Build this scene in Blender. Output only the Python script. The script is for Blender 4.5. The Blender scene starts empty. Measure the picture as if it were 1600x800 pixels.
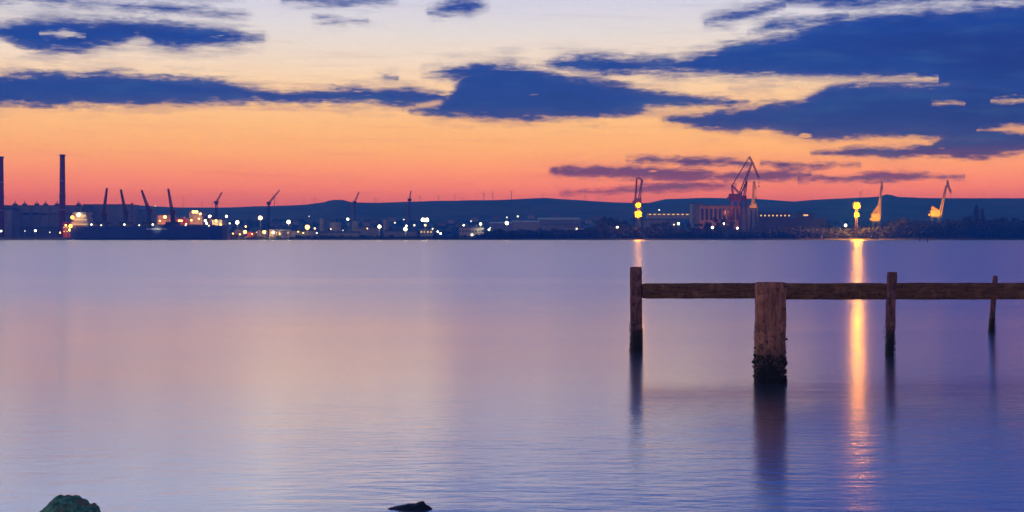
import bpy, bmesh, math, random
from mathutils import Vector, Matrix
from mathutils import noise as mnoise
random.seed(7)
S = bpy.context.scene
COL = S.collection
PI = math.pi

# ------------------------------------------------------------------ camera, world, exposure
F = 2222.0            # focal length in photo pixels (1600 wide)
H0 = 372.5            # horizon row in the photo
CAMZ = 1.6

def at(px, py, D):
    """a place in the world D metres ahead whose direction is photo pixel (px, py)"""
    return Vector(((px - 800) / F * D, D, CAMZ + (H0 - py) / F * D))

cam_d = bpy.data.cameras.new("camera")
cam = bpy.data.objects.new("camera", cam_d); COL.objects.link(cam)
cam.location = (0, 0, CAMZ)
cam.rotation_euler = (PI / 2, 0, 0)
cam_d.sensor_width = 36
cam_d.lens = 36 * F / 1600
cam_d.shift_y = -(400 - H0) / 1600
cam_d.clip_end = 20000
cam_d.clip_start = 0.1
S.camera = cam

S.view_settings.view_transform = 'Standard'
S.view_settings.look = 'None'
S.view_settings.exposure = 0
S.view_settings.gamma = 1
S.cycles.use_denoising = True
S.cycles.max_bounces = 6
S.cycles.diffuse_bounces = 2
S.cycles.glossy_bounces = 3
S.cycles.volume_bounces = 0
S.cycles.sample_clamp_indirect = 20

def s2l(c):
    c = c / 255
    return c / 12.92 if c <= .04045 else ((c + .055) / 1.055) ** 2.4
def rgb(r, g, b, k=1.0):
    return (s2l(r) * k, s2l(g) * k, s2l(b) * k, 1)

class NT:
    """small helper for node trees"""
    def __init__(s, nt):
        s.nt = nt; nt.nodes.clear()
    def n(s, typ, **kw):
        nd = s.nt.nodes.new(typ)
        for k, v in kw.items(): setattr(nd, k, v)
        return nd
    def put(s, sock, v):
        if isinstance(v, bpy.types.NodeSocket): s.nt.links.new(v, sock)
        elif v is not None: sock.default_value = v
    def m(s, op, a, b=None, c=None, clamp=False):
        nd = s.n('ShaderNodeMath', operation=op, use_clamp=clamp)
        s.put(nd.inputs[0], a); s.put(nd.inputs[1], b)
        if c is not None: s.put(nd.inputs[2], c)
        return nd.outputs[0]
    def vm(s, op, a, b=None):
        nd = s.n('ShaderNodeVectorMath', operation=op)
        s.put(nd.inputs[0], a); s.put(nd.inputs[1], b)
        return nd.outputs[0]
    def mr(s, v, a, b, c=0.0, d=1.0, smooth=True):
        nd = s.n('ShaderNodeMapRange', interpolation_type='SMOOTHSTEP' if smooth else 'LINEAR')
        s.put(nd.inputs[0], v)
        for i, x in zip((1, 2, 3, 4), (a, b, c, d)): s.put(nd.inputs[i], x)
        return nd.outputs[0]
    def mix(s, f, a, b, mode='MIX'):
        nd = s.n('ShaderNodeMix', data_type='RGBA', blend_type=mode)
        s.put(nd.inputs[0], f); s.put(nd.inputs[6], a); s.put(nd.inputs[7], b)
        return nd.outputs[2]
    def ramp(s, v, stops, interp='LINEAR'):
        nd = s.n('ShaderNodeValToRGB'); s.put(nd.inputs[0], v)
        cr = nd.color_ramp; cr.interpolation = interp
        while len(cr.elements) < len(stops): cr.elements.new(0.5)
        for e, (p, c) in zip(cr.elements, sorted(stops, key=lambda t: t[0])):
            e.position = p
        for e, (p, c) in zip(cr.elements, sorted(stops, key=lambda t: t[0])):
            e.color = c
        return nd.outputs[0]
    def noise(s, vec, scale, detail=3, rough=.5, w=None):
        nd = s.n('ShaderNodeTexNoise'); s.put(nd.inputs['Vector'], vec)
        nd.inputs['Scale'].default_value = scale; nd.inputs['Detail'].default_value = detail
        nd.inputs['Roughness'].default_value = rough
        return nd.outputs['Fac']

def conv(px, py):
    a = math.atan((px - 800) / F)
    e = math.atan((H0 - py) / F * math.cos(a))
    return 800 + F * a, H0 - F * e

W = bpy.data.worlds.new("World"); S.world = W; W.use_nodes = True
t = NT(W.node_tree)
tc = t.n('ShaderNodeTexCoord')
dirv = t.vm('NORMALIZE', tc.outputs['Generated'])
sx = t.n('ShaderNodeSeparateXYZ'); t.put(sx.inputs[0], dirv)
dx, dy, dz = sx.outputs
U = t.m('ADD', t.m('MULTIPLY', t.m('ARCTAN2', dx, dy), F), 800)          # bearing, in photo-pixel units of angle
V = t.m('SUBTRACT', H0, t.m('MULTIPLY', t.m('ARCSINE', dz), F))          # height, same units
UN = t.m('DIVIDE', t.m('ADD', U, 400), 2400, clamp=True)
sc3 = t.vm('MULTIPLY', dirv, (1.0, 1.0, 3.4))
n_big = t.noise(sc3, 26, 5, .60)
n_fine = t.noise(sc3, 110, 4, .62)
n_wave = t.noise(t.vm('MULTIPLY', dirv, (1, 1, 6.5)), 40, 7, .66)
wob = t.m('ADD', t.m('MULTIPLY', t.m('SUBTRACT', n_big, .5), 34), t.m('MULTIPLY', t.m('SUBTRACT', n_fine, .5), 26))
wob = t.m('ADD', wob, t.m('MULTIPLY', t.m('SUBTRACT', n_wave, .5), t.mr(V, 250, 110, 14, 62)))

# each cloud bank: outline of its upper and lower edge (bearing, height)
BANKS = [
 ([(-390,128),(0,113),(60,110),(150,110),(250,117),(310,120),(380,129),(440,142),(520,139),(580,135),(640,137),(700,146),(735,150)],
  [(-390,168),(0,164),(250,164),(330,160),(420,161),(560,162),(650,166),(735,158)], 0),
 ([(636,173),(680,162),(700,147),(715,130),(728,112),(760,99),(800,96),(840,103),(900,118),(960,126),(1000,138),(1050,147),(1120,152),(1175,159)],
  [(636,174),(700,183),(760,187),(850,187),(950,183),(980,178),(1020,171),(1080,167),(1175,161)], 0),
 ([(655,115),(700,101),(740,96),(790,97)],[(655,116),(700,122),(740,128),(790,128)], -1),
 ([(838,99),(860,91),(900,86),(980,88),(1030,86),(1060,88)],[(838,106),(880,114),(940,118),(1020,114),(1060,118)], 0),
 ([(1005,104),(1050,94),(1100,82),(1150,66),(1200,57),(1260,45),(1300,30),(1380,22),(1440,14),(1520,11),(1600,8),(1990,-20)],
  [(1005,112),(1100,116),(1200,119),(1280,121),(1330,122),(1450,124),(1475,132),(1530,150),(1990,200)], 3),
 ([(1030,187),(1080,178),(1150,170),(1200,161),(1255,154),(1280,142),(1300,132),(1340,128),(1400,128),(1460,127),(1600,120),(1990,120)],
  [(1030,188),(1070,197),(1110,203),(1200,202),(1225,210),(1260,216),(1350,216),(1420,212),(1466,215),(1490,228),(1600,234),(1990,240)], 1),
 ([(1265,238),(1330,231),(1420,229),(1455,225),(1470,214),(1500,205),(1600,204),(1990,204)],
  [(1265,239),(1300,244),(1400,247),(1500,247),(1600,242),(1990,250)], 0),
 ([(1096,36),(1135,20),(1175,8),(1205,2),(1230,0)],[(1096,37),(1145,36),(1168,28),(1200,20),(1230,10)], 0),
 ([(1168,51),(1200,31),(1240,25),(1280,26),(1330,20)],[(1168,54),(1220,49),(1260,42),(1330,36)], 0),
 ([(1205,-40),(1600,-60),(1990,-60)],[(1205,2),(1260,9),(1300,15),(1350,11),(1450,6),(1500,2),(1990,-8)], 0),
 ([(-390,40),(0,36),(60,27),(120,30),(200,30),(240,31),(300,38),(340,40),(370,48),(415,60)],
  [(-390,70),(0,58),(30,74),(55,84),(90,82),(130,80),(180,76),(212,60),(240,75),(300,78),(360,72),(415,63)], 1),
 ([(-390,-30),(0,-20),(100,-10),(160,4),(240,5),(330,12),(390,24)],[(-390,10),(0,4),(100,7),(160,12),(240,17),(330,24),(390,26)], 0),
 ([(440,-30),(560,-12),(620,-10)],[(440,2),(480,6),(540,7),(620,2)], 0),
 ([(668,20),(700,3),(720,-6),(760,4)],[(668,21),(700,22),(735,20),(760,8)], 0),
 ([(485,24),(520,28),(575,32)],[(485,26),(530,38),(575,35)], -1),
 ([(858,267),(900,262),(980,261),(1060,266),(1100,270),(1235,271),(1270,273)],
  [(858,269),(900,276),(980,277),(1060,280),(1150,281),(1235,277),(1270,275)], 2.5),
 ([(978,248),(1010,249),(1060,250),(1100,247),(1175,253)],[(978,250),(1060,257),(1140,258),(1175,256)], 2),
 ([(1188,253),(1220,252),(1280,254),(1345,255)],[(1188,257),(1230,262),(1280,262),(1345,259)], 1.5),
 ([(872,299),(940,294),(1000,289),(1080,283),(1150,285)],[(872,302),(960,303),(1060,299),(1150,294)], 0),
 ([(1245,278),(1330,276),(1370,270),(1420,271),(1460,275),(1510,276)],[(1245,280),(1360,281),(1430,280),(1510,278)], 2),
 ([(1136,138),(1165,133),(1190,131),(1212,132)],[(1136,139),(1160,145),(1185,140),(1212,133)], -1),
 ([(582,119),(605,115),(624,118)],[(582,121),(605,125),(624,120)], -1.5),
]
def fcurve(pts_xy):
    nd = t.n('ShaderNodeFloatCurve'); t.put(nd.inputs['Value'], UN)
    cu = nd.mapping.curves[0]
    nd.mapping.use_clip = False
    pts = cu.points
    while len(pts) < len(pts_xy): pts.new(.5, .5)
    for p, (x, y) in zip(pts, pts_xy):
        p.location = (x, y); p.handle_type = 'VECTOR'
    nd.mapping.update()
    return nd.outputs[0]
def prep(pl, off):
    q = [conv(x, y) for x, y in pl]
    return [((x + 400) / 2400, (y + 200) / 500) for x, y in q], off
VN = t.m('DIVIDE', t.m('ADD', V, 200), 500)
best = None
for top, bot, bias in BANKS:
    tp, _ = prep(top, 0); bp, _ = prep(bot, 0)
    def ends(p, s):
        out = list(p)
        if p[0][0] > .01: out = [(0, p[0][1] + s), (p[0][0] - .008, p[0][1] + s)] + out
        if p[-1][0] < .99: out = out + [(p[-1][0] + .008, p[-1][1] + s), (1, p[-1][1] + s)]
        return out
    ct = fcurve(ends(tp, .10)); cb = fcurve(ends(bp, -.10))
    f = t.m('MINIMUM', t.m('SUBTRACT', VN, ct), t.m('SUBTRACT', cb, VN))
    if bias: f = t.m('ADD', f, bias / 500)
    best = f if best is None else t.m('MAXIMUM', best, f)
# the mapped banks belong to the west; elsewhere a broken cloud field of the same make
HOLES = [
 ([(1450,161),(1480,158),(1512,161)],[(1450,162),(1480,165),(1512,162)]), ([(1546,157),(1575,153),(1615,155)],[(1546,159),(1575,161),(1615,160)]),
 ([(1522,203),(1570,197),(1650,192)],[(1522,204),(1570,207),(1650,207)]), 
  ([(60,52),(88,50),(105,49),(134,56)],[(60,53),(88,56),(105,60),(134,57)]),
 ([(196,66),(212,62),(226,58),(244,66)],[(196,67),(212,68),(226,69),(244,67)]), ([(648,164),(668,160),(684,156),(696,160)],[(648,165),(668,167),(684,165),(696,161)]),
 ([(1080,134),(1120,128),(1200,119),(1320,121),(1410,122),(1466,123.5)],[(1080,136),(1150,146),(1220,152),(1262,150),(1290,132),(1340,124),(1410,124),(1466,124)]),
 ([(838,106),(880,109),(930,114)],[(838,109),(880,112),(930,116)]),
]
hole = None
for top, bot in HOLES:
    tp, _ = prep(top, 0); bp, _ = prep(bot, 0)
    def ends2(p, s):
        out = [(0, p[0][1] + s), (p[0][0] - .006, p[0][1] + s)] + list(p)
        return out + [(min(.995, p[-1][0] + .006), p[-1][1] + s), (1, p[-1][1] + s)]
    ct = fcurve(ends2(tp, .10)); cb = fcurve(ends2(bp, -.10))
    f = t.m('MINIMUM', t.m('SUBTRACT', VN, ct), t.m('SUBTRACT', cb, VN))
    hole = f if hole is None else t.m('MAXIMUM', hole, f)
fade = t.mr(t.m('ABSOLUTE', t.m('SUBTRACT', U, 800)), 900, 1250, 0, -.12)
fade = t.m('ADD', fade, t.mr(V, -20, -90, 0, -.12))
f_bank = t.m('MULTIPLY', t.m('ADD', best, fade), 500)
n_gen = t.noise(t.vm('MULTIPLY', dirv, (1, 1, 2.2)), 3.1, 4, .5)
cover = t.m('ADD', t.mr(U, 500, 1350,   .56, .22), t.mr(U, -300, 450, -.10, 0))                       # thicker cloud towards the right
f_gen = t.m('MULTIPLY', t.m('SUBTRACT', n_gen, cover), 420)
low = t.mr(V, 60, -80, -110, 0)
low2 = t.m('MULTIPLY', t.mr(t.m('ABSOLUTE', t.m('SUBTRACT', U, 800)), 900, 1250, 1, 0), t.mr(V, -10, -70, -80, 0))
f_gen = t.m('ADD', f_gen, t.m('ADD', low, low2))
f_all = t.m('ADD', t.m('MAXIMUM', f_bank, f_gen), t.m('MULTIPLY', wob, .62))
mask = t.mr(f_all, t.mr(V, 60, 220, -8, -5), t.mr(V, 60, 220, 12, 6))
h_f = t.m('ADD', t.m('MULTIPLY', hole, 500), t.m('MULTIPLY', wob, .5))
mask = t.m('MULTIPLY', mask, t.mr(h_f, -4.0, 7, 1, .02))
# thin bright gaps torn in the clouds
n_gap = t.noise(t.vm('MULTIPLY', dirv, (1, 1, 5)), 17, 3, .55)
gap = t.m('MULTIPLY', t.mr(n_gap, .69, .73), t.mr(f_all, 40, 10, .2, .9))
mask = t.m('MULTIPLY', mask, t.m('SUBTRACT', 1, gap))

VR = t.m('DIVIDE', t.m('SUBTRACT', H0, V), 2400, clamp=True)     # 0 horizon .. 1 about 62 degrees
def vr(py): return (H0 - py) / 2400
warm = t.ramp(VR, [
  (vr(372), rgb(190,110,175)), (vr(322), rgb(205,116,160)), (vr(309), rgb(224,138,162)), (vr(294), rgb(246,158,140)), (vr(268), rgb(255,180,124)),
  (vr(235), rgb(255,202,130)), (vr(195), rgb(254,210,156)), (vr(150), rgb(252,222,200)), (vr(100), rgb(242,232,250)),
  (vr(50), rgb(226,230,270)), (vr(0), rgb(208,218,278)), (vr(-70), rgb(178,188,238)), (vr(-250), rgb(146,166,230)), (vr(-700), rgb(118,142,215)), (1.0, rgb(95,124,205))])
cool = t.ramp(VR, [(0, rgb(150,110,160)), (vr(250), rgb(185,145,175)), (vr(50), rgb(165,165,210)), (vr(-500), rgb(120,140,210)), (1, rgb(98,125,200))])
side = t.mr(dy, -.6, .75)
sky = t.mix(side, cool, warm)
# a little warmer and deeper to the right of the view, paler to the left
sky = t.mix(t.m('MULTIPLY', t.mr(U, 1500, -100, 0, 1), t.m('MULTIPLY', t.mr(V, 120, 330), .30)), sky, rgb(226,150,140))
str_n = t.noise(t.vm('MULTIPLY', dirv, (1, 1, 20)), 12, 5, .6)
sky = t.mix(t.mr(str_n, .50, .72, 0, .26), sky, t.ramp(VR, [(0, rgb(190,96,140)), (vr(280), rgb(222,112,118)), (vr(200), rgb(228,160,140)), (vr(60), rgb(190,190,214)), (vr(-300), rgb(120,140,190))]))
cirr = t.mr(t.noise(t.vm('MULTIPLY', dirv, (1, 1, 9)), 9, 5, .6), .48, .74, 0, .15)
sky = t.mix(cirr, sky, t.ramp(VR, [(0, rgb(205,110,140)), (vr(200), rgb(235,170,140)), (vr(60), rgb(200,200,220)), (vr(-300), rgb(120,140,190))]))
ccol = t.ramp(VR, [
  (vr(372), rgb(150,60,130)), (vr(298), rgb(146,76,136)), (vr(270), rgb(112,66,132)), (vr(252), rgb(92,66,140)), (vr(230), rgb(40,58,168)), (vr(165), rgb(10,62,176)),
  (vr(110), rgb(0,62,176)), (vr(0), rgb(0,62,174)), (vr(-300), rgb(10,72,166)), (1, rgb(50,90,165))])
dens = t.mr(f_all, 5, 60)
right = t.mr(U, 900, 1550)
ccol = t.mix(t.m('MULTIPLY', t.m('MULTIPLY', dens, right), t.mr(V, 260, 170, 0, .9)), ccol, rgb(0,46,152))
n_tex = t.mr(t.noise(sc3, 60, 4, .6), .3, .75, 0, .16)
ccol = t.mix(t.m('MULTIPLY', n_tex, t.mr(f_all, 30, 0, .3, 1)), ccol, rgb(86,104,180))
inner = t.noise(t.vm('MULTIPLY', dirv, (1, 1, 6)), 15, 4, .6)
ccol = t.mix(t.mr(inner, .48, .72, 0, .34), ccol, rgb(46,98,186))
ccol = t.mix(t.mr(inner, .46, .30, 0, .35), ccol, rgb(0,40,130))
ccol = t.mix(t.mr(dy, .3, -.5, 0, .6), ccol, rgb(90,96,150))
edge = t.mr(f_all, 20, -4, 0, .5)
ccol = t.mix(t.m('MULTIPLY', edge, t.mr(n_wave, .35, .65)), ccol, t.ramp(VR, [(vr(300), rgb(150,80,120)), (vr(200), rgb(96,86,152)), (vr(0), rgb(110,120,185))]))
# thin torn veil round the banks
veil_n = t.noise(t.vm('MULTIPLY', dirv, (1, 1, 7)), 22, 6, .66)
veil = t.m('MULTIPLY', t.mr(t.m('ADD', f_all, t.m('MULTIPLY', t.m('SUBTRACT', veil_n, .5), 70)), -20, 6), t.mr(V, 285, 180, .12, .42))
sky = t.mix(veil, sky, t.ramp(VR, [(vr(300), rgb(200,105,125)), (vr(200), rgb(150,118,150)), (vr(120), rgb(132,132,180)), (vr(0), rgb(120,132,190))]))
final = t.mix(mask, sky, ccol)
nis = t.n('ShaderNodeTexSky', sky_type='NISHITA', sun_disc=False)
nis.sun_elevation = math.radians(-3.0); nis.sun_rotation = math.radians(0)
bg1 = t.n('ShaderNodeBackground'); t.put(bg1.inputs[0], final); bg1.inputs[1].default_value = 1.0
bg2 = t.n('ShaderNodeBackground'); t.put(bg2.inputs[0], nis.outputs[0]); bg2.inputs[1].default_value = 0.05
add = t.n('ShaderNodeAddShader'); t.put(add.inputs[0], bg1.outputs[0]); t.put(add.inputs[1], bg2.outputs[0])
out = t.n('ShaderNodeOutputWorld'); t.put(out.inputs[0], add.outputs[0])
W.cycles.sampling_method = 'MANUAL'; W.cycles.sample_map_resolution = 512

# ------------------------------------------------------------------ helpers
def tag(o, label=None, cat=None, group=None, kind=None):
    if label: o['label'] = label
    if cat: o['category'] = cat
    if group: o['group'] = group
    if kind: o['kind'] = kind
    return o
def thing(name, loc, label, cat, group=None, rz=0):
    o = bpy.data.objects.new(name, None); COL.objects.link(o)
    o.location = loc; o.rotation_euler = (0, 0, rz); o.empty_display_size = 1
    return tag(o, label, cat, group)

class MB:
    def __init__(s): s.v = []; s.f = []
    def add(s, vs, fs):
        k = len(s.v); s.v += [tuple(v) for v in vs]; s.f += [tuple(i + k for i in f) for f in fs]; return s
    def box(s, x0, x1, y0, y1, z0, z1):
        return s.add([(x0,y0,z0),(x1,y0,z0),(x1,y1,z0),(x0,y1,z0),(x0,y0,z1),(x1,y0,z1),(x1,y1,z1),(x0,y1,z1)],
              [(3,2,1,0),(4,5,6,7),(0,1,5,4),(1,2,6,5),(2,3,7,6),(3,0,4,7)])
    def bar(s, a, b, w, w2=None, n=4):
        a, b = Vector(a), Vector(b); d = b - a
        if d.length < 1e-6: return s
        w2 = w if w2 is None else w2
        d.normalize(); up = Vector((0, 1, 0)) if abs(d.y) < .9 else Vector((1, 0, 0))
        x = d.cross(up).normalized(); y = d.cross(x)
        vs = []
        for p, r in ((a, w), (b, w2)):
            for k in range(n):
                an = 2 * PI * (k + .5) / n
                rr = r / 2 * (1.414 if n == 4 else 1)
                vs.append(p + x * rr * math.cos(an) + y * rr * math.sin(an))
        fs = [(k, (k + 1) % n, (k + 1) % n + n, k + n) for k in range(n)] + [tuple(range(n))[::-1], tuple(range(n, 2 * n))]
        return s.add(vs, fs)
    def lattice(s, a, b, w, w2, chord, n):
        """a truss of four chords with zigzag braces"""
        a, b = Vector(a), Vector(b); d = (b - a).normalized()
        up = Vector((0, 1, 0)); x = d.cross(up).normalized()
        def P(tt, i, j): return a.lerp(b, tt) + (x * i + up * j) * (w + (w2 - w) * tt) / 2
        for i in (-1, 1):
            for j in (-1, 1): s.bar(P(0, i, j), P(1, i, j), chord)
        for k in range(n):
            for j in (-1, 1):
                sg = 1 if k % 2 else -1
                s.bar(P(k / n, sg, j), P((k + 1) / n, -sg, j), chord * .75)
            s.bar(P(k / n, -1, -1), P(k / n, -1, 1), chord * .7); s.bar(P(k / n, 1, -1), P(k / n, 1, 1), chord * .7)
        return s
    def ball(s, c, r, n=8, m=5, sq=(1, 1, 1)):
        vs = []; fs = []
        for i in range(m + 1):
            th = PI * i / m
            for k in range(n):
                ph = 2 * PI * k / n
                vs.append((c[0] + r*sq[0]*math.sin(th)*math.cos(ph), c[1] + r*sq[1]*math.sin(th)*math.sin(ph), c[2] + r*sq[2]*math.cos(th)))
        for i in range(m):
            for k in range(n):
                fs.append((i*n + k, (i+1)*n + k, (i+1)*n + (k+1) % n, i*n + (k+1) % n))
        return s.add(vs, fs)
    def prism(s, poly, y0, y1):
        """outline in x,z pulled through y"""
        n = len(poly)
        vs = [(x, y0, z) for x, z in poly] + [(x, y1, z) for x, z in poly]
        return s.add(vs, [tuple(range(n))[::-1], tuple(range(n, 2*n))] + [(k, (k+1) % n, (k+1) % n + n, k + n) for k in range(n)])
    def mesh(s, name, mat=None, smooth=False):
        me = bpy.data.meshes.new(name); me.from_pydata(s.v, [], s.f); me.update()
        if smooth: me.polygons.foreach_set('use_smooth', [True] * len(me.polygons))
        if mat: me.materials.append(mat)
        return me
    def build(s, name, mat, parent=None, smooth=False):
        me = s.mesh(name, mat, smooth)
        bm = bmesh.new(); bm.from_mesh(me); bmesh.ops.recalc_face_normals(bm, faces=bm.faces); bm.to_mesh(me); bm.free()
        if smooth: me.polygons.foreach_set('use_smooth', [True] * len(me.polygons))
        o = bpy.data.objects.new(name, me); COL.objects.link(o)
        if parent: o.parent = parent
        return o
def put(name, me, parent=None, loc=(0,0,0)):
    o = bpy.data.objects.new(name, me); COL.objects.link(o); o.location = loc
    if parent: o.parent = parent
    return o

# ------------------------------------------------------------------ materials
def mat(name, col, rough=.8, var=.25, scale=.4, metal=0.0, col2=None, bump=0.0, bscale=None):
    m = bpy.data.materials.new(name); m.use_nodes = True
    k = NT(m.node_tree)
    o = k.n('ShaderNodeOutputMaterial'); b = k.n('ShaderNodeBsdfPrincipled'); k.put(o.inputs[0], b.outputs[0])
    tcn = k.n('ShaderNodeTexCoord')
    nz = k.noise(tcn.outputs['Object'], scale, 4, .6)
    c2 = col2 or tuple(c * (1 - var) for c in col[:3]) + (1,)
    c = k.mix(k.mr(nz, .35, .65), col, c2)
    k.put(b.inputs['Base Color'], c); b.inputs['Roughness'].default_value = rough; b.inputs['Metallic'].default_value = metal
    if bump:
        bn = k.n('ShaderNodeBump'); bn.inputs['Strength'].default_value = bump
        bn.inputs['Distance'].default_value = .02
        k.put(bn.inputs['Height'], k.noise(tcn.outputs['Object'], bscale or scale * 6, 4, .6)); k.put(b.inputs['Normal'], bn.outputs[0])
    return m
def emit(name, col, strength):
    m = bpy.data.materials.new(name); m.use_nodes = True
    k = NT(m.node_tree); o = k.n('ShaderNodeOutputMaterial'); e = k.n('ShaderNodeEmission')
    k.put(o.inputs[0], e.outputs[0]); e.inputs[0].default_value = tuple(col[:3]) + (1,); e.inputs[1].default_value = strength
    return m
M = {}
M['hill'] = mat('hill_scrub', (.03,.05,.03,1), .95, .4, .006, col2=(.10,.10,.06,1))
M['concrete'] = mat('weathered_concrete', (.30,.28,.26,1), .85, .35, .08)
M['pale_wall'] = mat('pale_render', (.5,.46,.42,1), .8, .2, .2)
M['metal_wall'] = mat('metal_cladding', (.32,.34,.38,1), .6, .3, .05)
M['brick'] = mat('chimney_brick', (.34,.06,.05,1), .85, .35, .12)
M['white_band'] = mat('white_band_paint', (.7,.68,.66,1), .7, .2, .3)
M['dark_wall'] = mat('dark_cladding', (.10,.10,.12,1), .7, .3, .1)
M['roof'] = mat('dark_roof', (.10,.09,.09,1), .8, .3, .2)
M['pale_roof'] = mat('pale_metal_roof', (.45,.48,.52,1), .5, .2, .1)
M['hull'] = mat('hull_paint_blue', (.03,.07,.22,1), .5, .3, .05)
M['ship_white'] = mat('ship_white_paint', (.50,.46,.42,1), .5, .12, .2)
M['dark_steel'] = mat('dark_steel', (.06,.055,.06,1), .6, .3, .3)
M['red_steel'] = mat('red_painted_steel', (.42,.10,.05,1), .55, .35, .3)
M['crane_red'] = mat('crane_rust_red', (.17,.035,.02,1), .6, .4, .3)
M['crane_yellow'] = mat('crane_yellow_paint', (.72,.42,.04,1), .5, .25, .3)
M['glass'] = mat('dark_glass', (.03,.035,.05,1), .15, .2, .5)
M['leaf'] = mat('tree_leaves', (.045,.07,.03,1), .8, .5, .15)
M['bark'] = mat('tree_bark', (.09,.065,.05,1), .9, .3, 1)
M['grey_pole'] = mat('galvanised_pole', (.22,.22,.23,1), .5, .2, .5)
M['lit_window'] = emit('lit_window', (1,.72,.36), 1.1)
M['turbine'] = mat('turbine_grey', (.3,.3,.3,1), .5, .1, .1)
M['L_white'] = emit('lamp_white', (1,.95,.85), 14)
M['L_cool'] = emit('lamp_cool_white', (.75,.88,1), 10)
M['L_warm'] = emit('lamp_warm', (1,.55,.16), 10)
M['L_sodium'] = emit('lamp_sodium', (1,.42,.0), 60)
M['L_pale'] = emit('lamp_pale', (.8,.88,1), 2.5)

# ------------------------------------------------------------------ water
wm = bpy.data.materials.new('sea_water'); wm.use_nodes = True
k = NT(wm.node_tree)
o = k.n('ShaderNodeOutputMaterial')
tcn = k.n('ShaderNodeTexCoord'); P = tcn.outputs['Object']
sp = k.n('ShaderNodeSeparateXYZ'); k.put(sp.inputs[0], P)
Y = sp.outputs[1]
n1 = k.noise(k.vm('MULTIPLY', P, (.25, 1, 1)), .35, 4, .6)
n2 = k.noise(k.vm('MULTIPLY', P, (.12, 1, 1)), .02, 5, .6)
n3 = k.noise(P, 5.0, 2, .5)
inv = k.m('DIVIDE', 1, k.m('MAXIMUM', Y, 5))
rough = k.m('ADD', k.mr(inv, .052, .003, .188, .30, smooth=False), k.m('MULTIPLY', k.m('SUBTRACT', n3, .5), k.mr(Y, 16, 70, 0, .02)))
rough = k.m('ADD', rough, k.m('MULTIPLY', k.m('SUBTRACT', n1, .5), .06))
rough = k.m('ADD', rough, k.m('MULTIPLY', k.m('SUBTRACT', n2, .5), .22))
hgt = k.m('ADD', k.noise(k.vm('MULTIPLY', P, (.40, 1, 1)), 9.0, 3, .55), k.m('MULTIPLY', k.noise(k.vm('MULTIPLY', P, (.5, 1, 1)), 2.2, 3, .5), 1.2))
bn = k.n('ShaderNodeBump'); bn.inputs['Distance'].default_value = .006
k.put(bn.inputs['Strength'], k.mr(Y, 8, 26, .78, .0)); k.put(bn.inputs['Height'], hgt)
rough = k.m('MINIMUM', rough, .2725)
gl = k.n('ShaderNodeBsdfGlossy', distribution='MULTI_GGX')
gl.inputs['Color'].default_value = (.94, .985, 1, 1)
k.put(gl.inputs['Roughness'], rough); k.put(gl.inputs['Normal'], bn.outputs[0])
df = k.n('ShaderNodeBsdfDiffuse'); df.inputs['Color'].default_value = (.02, .06, .16, 1)
fr = k.n('ShaderNodeFresnel'); fr.inputs['IOR'].default_value = 1.33
mx = k.n('ShaderNodeMixShader')
k.put(mx.inputs[0], k.mr(fr.outputs[0], 0.02, .35, .5, .96, smooth=False)); k.put(mx.inputs[1], df.outputs[0]); k.put(mx.inputs[2], gl.outputs[0])
k.put(o.inputs[0], mx.outputs[0])
w = MB(); xs = [-2400, -600, -60, 60, 600, 2400]; ys = [-50, 40, 300, 1530]
w.add([(x, y, 0) for y in ys for x in xs], [(j*6+i, j*6+i+1, (j+1)*6+i+1, (j+1)*6+i) for j in range(3) for i in range(5)])
tag(w.build('sea_water', wm), kind='structure')

# ------------------------------------------------------------------ terrain
RIDGE = [(-300,330),(0,326),(200,322),(270,325),(360,325),(480,320),(505,317),(518,313),(534,312.5),(550,317),(590,318),(720,314.5),(800,311.5),(852,309.5),(870,311),
         (920,314),(960,316),(1000,317),(1060,318),(1200,317),(1240,316),(1270,313.5),(1330,311),(1376,308.5),(1385,305),(1396,306.5),(1402,309),(1450,309),(1600,309.5),(1900,312)]
FAR = [(-300,345),(960,345),(1000,320),(1040,311),(1100,309),(1180,310.5),(1240,315),(1300,325),(1900,340)]
def interp(tab, x):
    if x <= tab[0][0]: return tab[0][1]
    for (a, b), (c, d) in zip(tab, tab[1:]):
        if x <= c: return b + (d - b) * (x - a) / (c - a)
    return tab[-1][1]
def sst(a, b, x):
    u = min(1, max(0, (x - a) / (b - a))); return u * u * (3 - 2 * u)
def ground(px, D):
    zr = CAMZ + (H0 - interp(RIDGE, px)) / F * 4000
    zf = CAMZ + (H0 - interp(FAR, px)) / F * 5200
    z = 1.6 * sst(1497, 1503, D) - .8 * (1 - sst(1497, 1503, D))
    z += 30 * sst(1950, 3000, D)
    z += (zr - 31.6) * sst(2900, 4000, D)
    z *= 1
    if D > 4000:
        z = max(zr - (zr - 20) * sst(4000, 4700, D), zf * sst(4500, 5200, D) if D < 5200 else zf - zf * .6 * sst(5200, 5900, D))
    X = (px - 800) / F * D
    if D > 2000:
        amp = 8 * sst(2000, 3200, D) * (1 - .8 * math.exp(-((D - 4000) / 150) ** 2)) * (1 if D < 4600 else .2)
        z += amp * mnoise.fractal(Vector((X / 420, D / 420, 3.3)), 1, 2, 4)
    return z
mb = MB()
cols = [x for x in range(-260, 1861, 5)]
Ds = [1490, 1497, 1500, 1503, 1520, 1600, 1750, 1900] + list(range(2000, 6000, 80)) + [6000]
for D in Ds:
    for px in cols: mb.v.append(((px - 800) / F * D, D, ground(px, D)))
nc = len(cols)
for j in range(len(Ds) - 1):
    for i in range(nc - 1): mb.f.append((j*nc+i, j*nc+i+1, (j+1)*nc+i+1, (j+1)*nc+i))
tag(mb.build('terrain', M['hill'], smooth=True), kind='structure')
def gz(px, D): return ground(px, D)

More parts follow.
